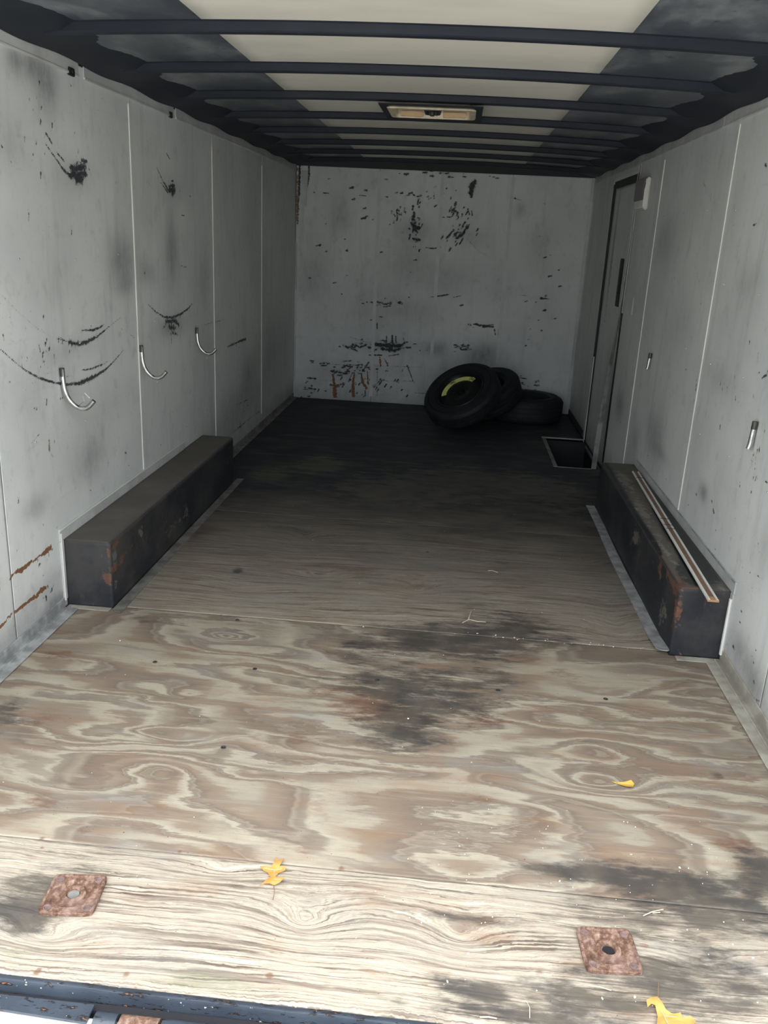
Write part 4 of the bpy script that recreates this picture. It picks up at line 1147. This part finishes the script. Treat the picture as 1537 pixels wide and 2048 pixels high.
# ------------------------------------------------------------------ hooks on the walls
def hook(px, loc, s, label, pts, r=.0085, group=None):
    o = empty('wall_hook', loc); tag(o, label, 'hook', group)
    n = len(pts); dense = []
    P_ = [Vector(p) for p in pts]
    for i in range(n - 1):
        a, b, c, d_ = P_[max(i - 1, 0)], P_[i], P_[i + 1], P_[min(i + 2, n - 1)]
        for k in range(6):
            t = k / 6
            dense.append(.5 * ((2 * b) + (c - a) * t + (2 * a - 5 * b + 4 * c - d_) * t * t + (3 * b - a - 3 * c + d_) * t ** 3))
    dense.append(P_[-1])
    MB().tube(dense, r, 14).build('rod', M_CHROME, o, 50)
    return o
def left_hook(y, z, label, k=1.0, wire=False):
    # swings out from the wall: down, then curving into the room and up
    pts = [(.011, 0, 0), (.012, .0, -.035), (.016, .002, -.075), (.034, .004, -.112), (.068, .006, -.136), (.104, .008, -.134), (.134, .010, -.108)]
    o = hook(0, (-HW, y, z), -1, label, [(.011 + (a - .011) * k * .86, b, c * k) for a, b, c in pts])
    MB().tube([(.0105, 0, .004), (.011, 0, -.026)], .0089, 12).build('sleeve', M_RODTOP, o, 50)
    if wire:
        w = [Vector((.062, .006, -.128)) * 1, Vector((.074, .0, -.118)), Vector((.086, .0, -.11)), Vector((.080, .0, -.088)), Vector((.088, .0, -.08)), Vector((.104, .005, -.098))]
        MB().tube(w, .0012, 6).build('wire_wrap', M_CHROME, o)
    return o
left_hook(*(1.684, 0.881), 'bent zinc hook on the left wall nearest the opening, wrapped with thin wire', 1.0, True)
left_hook(*(2.463, 0.871), 'bent zinc hook on the left wall beside the first bright seam', 1.0)
left_hook(*(3.287, 0.868), 'bent zinc hook on the left wall farthest from the opening', .95)
for y, z, ln_, lab in ((*(3.309, 0.865), .075, 'short zinc hook stub on the right wall nearer the side door'), (*(1.651, 0.847), .085, 'short zinc hook stub on the right wall nearest the opening')):
    o = hook(0, (HW, y, z), 1, lab, [(-.011, 0, 0), (-.012, 0, -.02), (-.014, -.002, -ln_ * .5), (-.016, -.004, -ln_ * .8), (-.020, -.006, -ln_)], .0085)
    MB().tube([(-.011, 0, .008), (-.012, 0, -.018)], .0098, 12).build('sleeve', M_RODTOP, o, 50)
# small metal lug on the right wall near the door
y, z = (3.978, 1.064)
o = MB().box((HW - .006, y - .006, z - .05), (HW - .0005, y + .006, z + .05), .002).build('wall_lug', M_ALU); tag(o, 'thin vertical metal lug on the right wall near the side door', 'lug')

# ------------------------------------------------------------------ rusty tie-down plates
def plate(x, y, rot, label, hole):
    o = empty('tie_down_plate', (x, y, .0008), (0, 0, rot)); tag(o, label, 'plate')
    bm_ = MB(); n = 40; loops = []
    def sq(rad, rr_, z):
        out = []
        for k in range(n):
            a = 2 * math.pi * k / n; c, s_ = math.cos(a), math.sin(a)
            p = 2 + rr_ ; q = (abs(c) ** p + abs(s_) ** p) ** (1 / p); out.append((rad * c / q, rad * s_ / q, z))
        return out
    prof = [(.058, 9, 0), (.058, 9, .006), (.056, 9, .0078), (.052, 8, .0078), (.0495, 7, .0050), (.043, 5, .0055), (.039, 1.2, .0062), (.034, 0, .0020), (.027, 0, .0012), (.025, 0, .0060), (.019, 0, .0072), (.0155, 0, .0070)]
    prof += [(.0145, 0, .0008 if hole else .0024), (.004, 0, .0006 if hole else .0022)]
    rr = ring(bm_, [sq(*p) for p in prof]); bm_.bm.faces.new(rr[-1])
    bm_.build('plate_body', M_RUST, o, 35)
    for sx in (-1, 1):
        for sy in (-1, 1):
            mt = Matrix.Translation((sx * .0415, sy * .0415, .0050))
            MB().lathe([(.0088, 0), (.0088, .0022), (.0065, .0026), (.0055, .0008), (.0008, .0012)], 14, mt).build('bolt', simple('bolt_rust', (.20, .13, .12), .8, 0, .2, 60) if 'bolt_rust' not in bpy.data.materials else bpy.data.materials['bolt_rust'], o, 40)
    m = M_BLACK if hole else M_ALU_D
    MB().lathe([(.013, .0), (.012, .0012 if hole else .0034), (.0006, .0014 if hole else .0042)], 16, Matrix.Translation((0, 0, .0008))).build('centre_cap', m, o, 40)
plate(-.548, .208, math.radians(6), 'square rusty tie-down plate on the floor near the left corner', False)
plate(.588, .211, math.radians(4), 'square rusty tie-down plate on the floor near the right corner, dark hole in its middle', True)

# ------------------------------------------------------------------ rear sill and ramp hinge
sill = empty('rear_sill', (0, 0, 0)); tag(sill, 'blue-black steel sill edging the trailer floor', 'sill')
mb = MB(); mb.box((-1.28, -.0022, -.05), (1.28, -.0005, -.001), .0005, 1).build('mounting_angle', M_BLUEPAINT, sill)
mb = MB(); bm = mb.bm
pr = [(-.0022, -.004), (-.004, .002), (-.008, .0035), (-.014, .0062), (-.0175, .005), (-.019, -.002), (-.019, -.03), (-.0022, -.03)]
xs = np.linspace(-1.28, 1.28, 40); rows = [[bm.verts.new((x, a + .0008 * math.sin(x * 40), b + .0012 * math.sin(x * 23))) for a, b in pr] for x in xs]
for q, r_ in zip(rows, rows[1:]):
    for j in range(len(pr)): bm.faces.new((q[j], q[(j + 1) % len(pr)], r_[(j + 1) % len(pr)], r_[j]))
mb.build('rolled_lip', M_BLUEPAINT, sill, 50)
MB().box((-1.28, -.040, -.06), (1.28, -.0195, -.024), .002).build('dark_channel', M_BLACK, sill)
sl = MB(); sl.prism([(-1.28, -.037), (-1.28, -.045), (-.90, -.054), (-.62, -.063), (-.50, -.068), (-.400, -.072), (-.400, -.034)], -.0185, -.0125); sl.build('end_block', M_BLUEPAINT, sill)
h = empty('ramp_hinge', (0, -.068, -.030)); tag(h, 'rusty round hinge barrel under the rear sill', 'hinge')
x = -.392
for i, (ln_, m) in enumerate(((.048, M_BLUEPAINT), (.078, M_RUST), (.085, M_BLUEPAINT), (.10, M_BLUEPAINT), (.12, M_RUST), (.1, M_BLUEPAINT), (.3, M_BLUEPAINT), (.35, M_RUST))):
    MB().tube([(x + .003, .008, .0), (x + ln_ - .003, .008, .0)], .022, 20).build('hinge_barrel', m, h, 50); x += ln_

# lowered white ramp door, hinged under the sill and resting on the ground
ramp = empty('door_2', (0, -.050, -.0205)); tag(ramp, 'white ramp door lowered from the rear sill to the ground', kind='structure')
ra = math.atan2(.545, 1.82); rm = Matrix.Rotation(ra, 4, 'X')
MB().box((-1.22, -1.90, -.030), (1.22, -.004, 0), .003, 1, rm).build('ramp_panel', simple('white_ramp_skin', (.78, .775, .75), .5, 0, .04, 5), ramp)
for sx in (-1, 1):
    MB().box((min(sx * 1.221, sx * 1.25), -1.90, -.034), (max(sx * 1.221, sx * 1.25), -.004, .004), .003, 1, rm).build('ramp_side_rail', M_ALU, ramp)
MB().box((-1.25, -1.935, -.034), (1.25, -1.902, .002), .003, 1, rm).build('ramp_toe', M_ALU, ramp)

# ------------------------------------------------------------------ tyres
def frame(n, c):
    n = Vector(n).normalized(); q = Vector((0, 0, 1)).rotation_difference(n); return Matrix.Translation(c) @ q.to_matrix().to_4x4()
def tyre(name, c, n, Ro, w, label, rim=False, ri=.19):
    o = empty(name, c); o.rotation_mode = 'QUATERNION'; o.rotation_quaternion = Vector((0, 0, 1)).rotation_difference(Vector(n).normalized())
    tag(o, label, 'tyre')
    h2 = w / 2
    prof = [(ri, -h2 * .75), (ri + .01, -h2 * .95), (ri + .05, -h2), (Ro - .045, -h2 * .97), (Ro - .018, -h2 * .86), (Ro - .004, -h2 * .66), (Ro, -h2 * .5)]
    for gz in (-.38, 0, .38):
        prof += [(Ro, h2 * (gz - .05)), (Ro - .007, h2 * (gz - .04)), (Ro - .007, h2 * (gz + .04)), (Ro, h2 * (gz + .05))]
    prof += [(Ro, h2 * .5), (Ro - .004, h2 * .66), (Ro - .018, h2 * .86), (Ro - .045, h2 * .97), (ri + .05, h2), (ri + .01, h2 * .95), (ri, h2 * .75), (ri - .012, h2 * .6), (ri - .012, -h2 * .6)]
    MB().lathe(prof, 72, None, True).build('tread_and_sidewall', M_RUBBER, o, 28)
    tb = MB()
    for k in range(54):
        a = 2 * math.pi * k / 54
        for s in (-1, 1):
            tb.box((Ro - .004, -.004, s * h2 * .46), (Ro + .0003, .004, s * h2 * .60), 0, 1, Matrix.Rotation(a, 4, 'Z'))
    tag(tb.build('tread_blocks', M_RUBBER, o), kind='stuff')
    for rr_ in (ri + .06, Ro - .05):
        MB().lathe([(rr_, h2 * 1.0), (rr_ + .002, h2 + .0022), (rr_ + .004, h2 * 1.0)], 64).build('sidewall_ridge', M_RUBBER, o, 60)
    if rim:
        pr = [(ri + .006, h2 * .88), (ri + .002, h2 * .96), (ri - .008, h2 * .9), (ri - .016, h2 * .55), (ri - .03, h2 * .35), (.135, h2 * .40), (.115, h2 * .56), (.085, h2 * .60), (.062, h2 * .50), (.045, h2 * .48), (.034, h2 * .44), (.032, h2 * .1), (.001, h2 * .05)]
        w_ = MB().lathe(pr, 64).build('wheel_disc', M_RIM, o, 35)
        for k in range(5):
            a = 2 * math.pi * k / 5 + .3
            MB().lathe([(.009, h2 * .49), (.009, h2 * .56), (.006, h2 * .56), (.005, h2 * .45), (.0005, h2 * .45)], 12, Matrix.Translation((.056 * math.cos(a), .056 * math.sin(a), 0))).build('bolt_hole', M_BLACK, w_, 40)
    return o
W1C, W1N = Vector((.27, 5.27, .254)), Vector((-.40, -.50, .77))
w1 = tyre('spare_wheel', W1C, W1N, .30, .155, 'black spare wheel with a curved yellow sticker, leaning on the other tyres', True, .19)
tyre('tyre', Vector((.450, 5.575, .222)), Vector((-.34, -.30, .89)), .295, .19, 'loose black tyre tilted between the spare wheel and the flat tyre')
tyre('tyre', Vector((.80, 5.80, .101)), Vector((.0, .0, 1)), .305, .20, 'loose black tyre lying flat by the right corner')
# curved yellow sticker with speed marks on the wheel disc
inv = w1.matrix_basis.inverted() if False else (Matrix.Translation(W1C) @ w1.rotation_quaternion.to_matrix().to_4x4()).inverted()
def local(v): return inv.to_3x3() @ Vector(v)
upv = local((0, 0, 1)); ang0 = math.atan2(upv.y, upv.x)
rtv = local((1, 0, 0)); sgn = 1 if (upv.x * rtv.y - upv.y * rtv.x) < 0 else -1   # +: turning this way goes to the left
zs = .155 / 2 * .60
def arcp(r, deg): a = ang0 + sgn * math.radians(deg); return (r * math.cos(a), r * math.sin(a))
mb = MB()
A0, A1 = -18, 122
pts = [arcp(.154, a) for a in np.linspace(A0, A1, 30)] + [arcp(.116, a) for a in np.linspace(A1, A0, 30)]
mb.prism(pts, zs - .002, zs + .0015); stk = mb.build('yellow_sticker', M_YELLOW, w1)
for deg, txt in ((A0 + 8, '50'), (62, '80')):
    cx, cy = arcp(.135, deg)
    MB().lathe([(.0005, zs + .0016), (.024, zs + .0016), (.024, zs + .0026), (.0005, zs + .0026)], 24, Matrix.Translation((cx, cy, 0))).build('speed_badge', M_YELLOW, w1)
    MB().lathe([(.0205, zs + .0026), (.0205, zs + .0034), (.0230, zs + .0034), (.0230, zs + .0026)], 24, Matrix.Translation((cx, cy, 0))).build('badge_ring', M_INK, w1)
    cu = bpy.data.curves.new('digits', 'FONT'); cu.body = txt; cu.size = .030; cu.extrude = .0004; cu.align_x = 'CENTER'; cu.align_y = 'CENTER'; cu.offset = .0006
    to = bpy.data.objects.new('tmp', cu); col.objects.link(to)
    me = bpy.data.meshes.new_from_object(to.evaluated_get(bpy.context.evaluated_depsgraph_get()))
    bpy.data.objects.remove(to); me.materials.clear(); me.materials.append(M_INK)
    do = bpy.data.objects.new('speed_digits', me); link(do, w1)
    do.location = (cx, cy, zs + .0032); do.rotation_euler = (0, 0, ang0 - math.pi / 2 + sgn * math.radians(deg * .6))

# ------------------------------------------------------------------ leaves, twigs, crumbs
def leaf(name, outline, label, mat, lift, veins, stem, z0=.0015):
    cx = sum(p[0] for p in outline) / len(outline); cy = sum(p[1] for p in outline) / len(outline)
    o = empty(name, (cx, cy, z0)); tag(o, label, 'leaf')
    mb = MB(); bm = mb.bm
    vs = [bm.verts.new((x - cx, y - cy, 0)) for x, y in outline]
    f = bm.faces.new(vs); bmesh.ops.triangulate(bm, faces=[f])
    bmesh.ops.subdivide_edges(bm, edges=list(bm.edges), cuts=2, use_grid_fill=True)
    for v in bm.verts: v.co.z = lift(v.co.x, v.co.y)
    ret = bmesh.ops.extrude_face_region(bm, geom=list(bm.faces))
    bmesh.ops.translate(bm, vec=(0, 0, .0006), verts=[e for e in ret['geom'] if isinstance(e, bmesh.types.BMVert)])
    mb.build('blade', mat, o)
    for v in veins:
        MB().tube([(x - cx, y - cy, lift(x - cx, y - cy) + .0008) for x, y in v], .0006, 5).build('vein', M_TWIG, o)
    MB().tube([(x - cx, y - cy, z) for (x, y), z in stem], .0007, 6).build('stem', M_BROWNWOOD, o)
    return o
leaf('oak_leaf', [(-0.143, 0.385), (-0.134, 0.371), (-0.124, 0.381), (-0.127, 0.359), (-0.129, 0.351), (-0.114, 0.35), (-0.113, 0.34), (-0.127, 0.333), (-0.132, 0.32), (-0.121, 0.317), (-0.109, 0.312), (-0.117, 0.299), (-0.128, 0.293), (-0.14, 0.296), (-0.15, 0.294), (-0.16, 0.284), (-0.151, 0.3), (-0.142, 0.317), (-0.151, 0.33), (-0.162, 0.333), (-0.172, 0.34), (-0.16, 0.346), (-0.147, 0.348), (-0.143, 0.36)],
     'small orange lobed oak leaf lying on the pale plywood near the sill', M_LEAF, lambda x, y: .002 + 6.0 * x * x + .004 * math.sin(y * 60) ** 2,
     [[(-0.14, 0.375), (-0.137, 0.333), (-0.13, 0.295)], [(-0.137, 0.34), (-0.121, 0.344)], [(-0.138, 0.34), (-0.162, 0.339)], [(-0.132, 0.309), (-0.116, 0.308)]], [((-0.13, 0.294), .003), ((-0.124, 0.274), .004), ((-0.123, 0.254), .001)])
leaf('oak_leaf', [(0.638, 0.088), (0.651, 0.1), (0.663, 0.105), (0.668, 0.094), (0.673, 0.077), (0.684, 0.069), (0.699, 0.071), (0.7, 0.062), (0.715, 0.063), (0.721, 0.05), (0.703, 0.033), (0.686, 0.01), (0.671, 0.013), (0.656, 0.004), (0.651, 0.016), (0.636, 0.012), (0.647, 0.036), (0.655, 0.061), (0.654, 0.082), (0.647, 0.083), (0.638, 0.074)],
     'larger orange oak leaf at the lower right edge of the floor', M_LEAF, lambda x, y: .003 + 4.0 * x * x + .005 * math.sin(y * 50) ** 2,
     [[(0.664, 0.099), (0.665, 0.071), (0.672, 0.034)], [(0.667, 0.064), (0.689, 0.063)]], [((0.664, 0.102), .004), ((0.669, 0.122), .006), ((0.674, 0.142), .003)])
leaf('small_leaf', [(0.692, 0.799), (0.711, 0.8), (0.727, 0.803), (0.745, 0.81), (0.752, 0.8), (0.745, 0.783), (0.73, 0.777), (0.719, 0.786), (0.707, 0.793)],
     'tiny yellow folded leaf on the swirled plywood at right', M_LEAF_Y, lambda x, y: .002 + 18.0 * (y * y), [[(0.71, 0.798), (0.745, 0.796)]], [((0.708, 0.797), .003), ((0.7, 0.798), .002), ((0.692, 0.799), .001)])
def twig(label, paths, r=.0014):
    c = Vector((*paths[0][0], 0)); o = empty('twig', c); tag(o, label, 'twig')
    for p in paths:
        MB().tube([Vector((x, y, .0025 + .004 * (i % 2))) - c for i, (x, y) in enumerate(p)], r, 6).build('stalk', M_TWIG, o)
twig('pale forked dry stalk lying on the dark stain', [[(0.287, 1.733), (0.312, 1.76), (0.344, 1.757), (0.376, 1.749)], [(0.312, 1.76), (0.316, 1.806), (0.322, 1.844)], [(0.306, 1.754), (0.314, 1.792), (0.318, 1.82)]], .0016)
twig('short pale stalk on the dark stain above the right tie-down plate', [[(0.68, 0.319), (0.702, 0.33), (0.728, 0.344)], [(0.702, 0.33), (0.718, 0.33)]], .0012)
twig('thin straight yellow grass blade below the right tie-down plate', [[(0.534, 0.117), (0.555, 0.114), (0.577, 0.112)]], .0011)
twig('thin curved hair-like stalk near the sill', [[(0.41, 0.065), (0.414, 0.049), (0.413, 0.029)]], .0008)
twig('short white splinter beside the sill', [[(0.32, 0.019), (0.336, 0.018), (0.351, 0.02)]], .0014)
twig('small pale splinter far across the floor on the right', [[(0.401, 2.295), (0.421, 2.287), (0.443, 2.279)]], .0016)
cm = MB()
rr = random.Random(3)
def crumb(x, y, r):
    m = Matrix.Translation((x, y, r * .45)) @ Matrix.Rotation(rr.uniform(0, 3), 4, 'Z') @ Matrix.Diagonal((1, rr.uniform(.5, 1), .6, 1))
    bmesh.ops.create_icosphere(cm.bm, subdivisions=1, radius=r, matrix=m)
for p in [(0.299, 0.166), (0.621, 0.104), (0.557, 0.092), (0.124, 1.03), (0.509, 0.401), (0.886, 0.234), (-0.08, 1.633), (0.488, 1.63), (0.751, 1.637), (-0.903, 1.367), (0.258, 0.092), (0.798, 0.486)]: crumb(p[0], p[1], .0035)
for k in range(170):
    y = rr.uniform(.05, .7) if k < 110 else rr.uniform(.7, 3.2)
    crumb(rr.uniform(.15, .95) if k < 90 else rr.uniform(-.95, .98), y, rr.uniform(.0008, .002))
for k in range(26):
    crumb(rr.uniform(.2, .95), 1.64 + rr.uniform(-.01, .02), rr.uniform(.0012, .0035))
tag(cm.build('crumbs', M_CRUMB), 'tiny pale crumbs scattered over the plywood floor', 'debris', kind='stuff')
# floor screws: small rings in the plywood
sc_ = MB()
for p in [(-0.734, 1.242), (-0.399, 1.253), (0.009, 1.249), (-0.381, 0.798), (0.403, 1.251), (0.748, 1.253), (-0.549, 1.606), (0.125, 2.476)]:
    sc_.lathe([(.0075, .0), (.0070, .0014), (.0045, .0014), (.004, .0004), (.0005, .0006)], 16, Matrix.Translation((p[0], p[1], .0)))
tag(sc_.build('floor_screws', M_RODTOP, floor), kind='stuff')
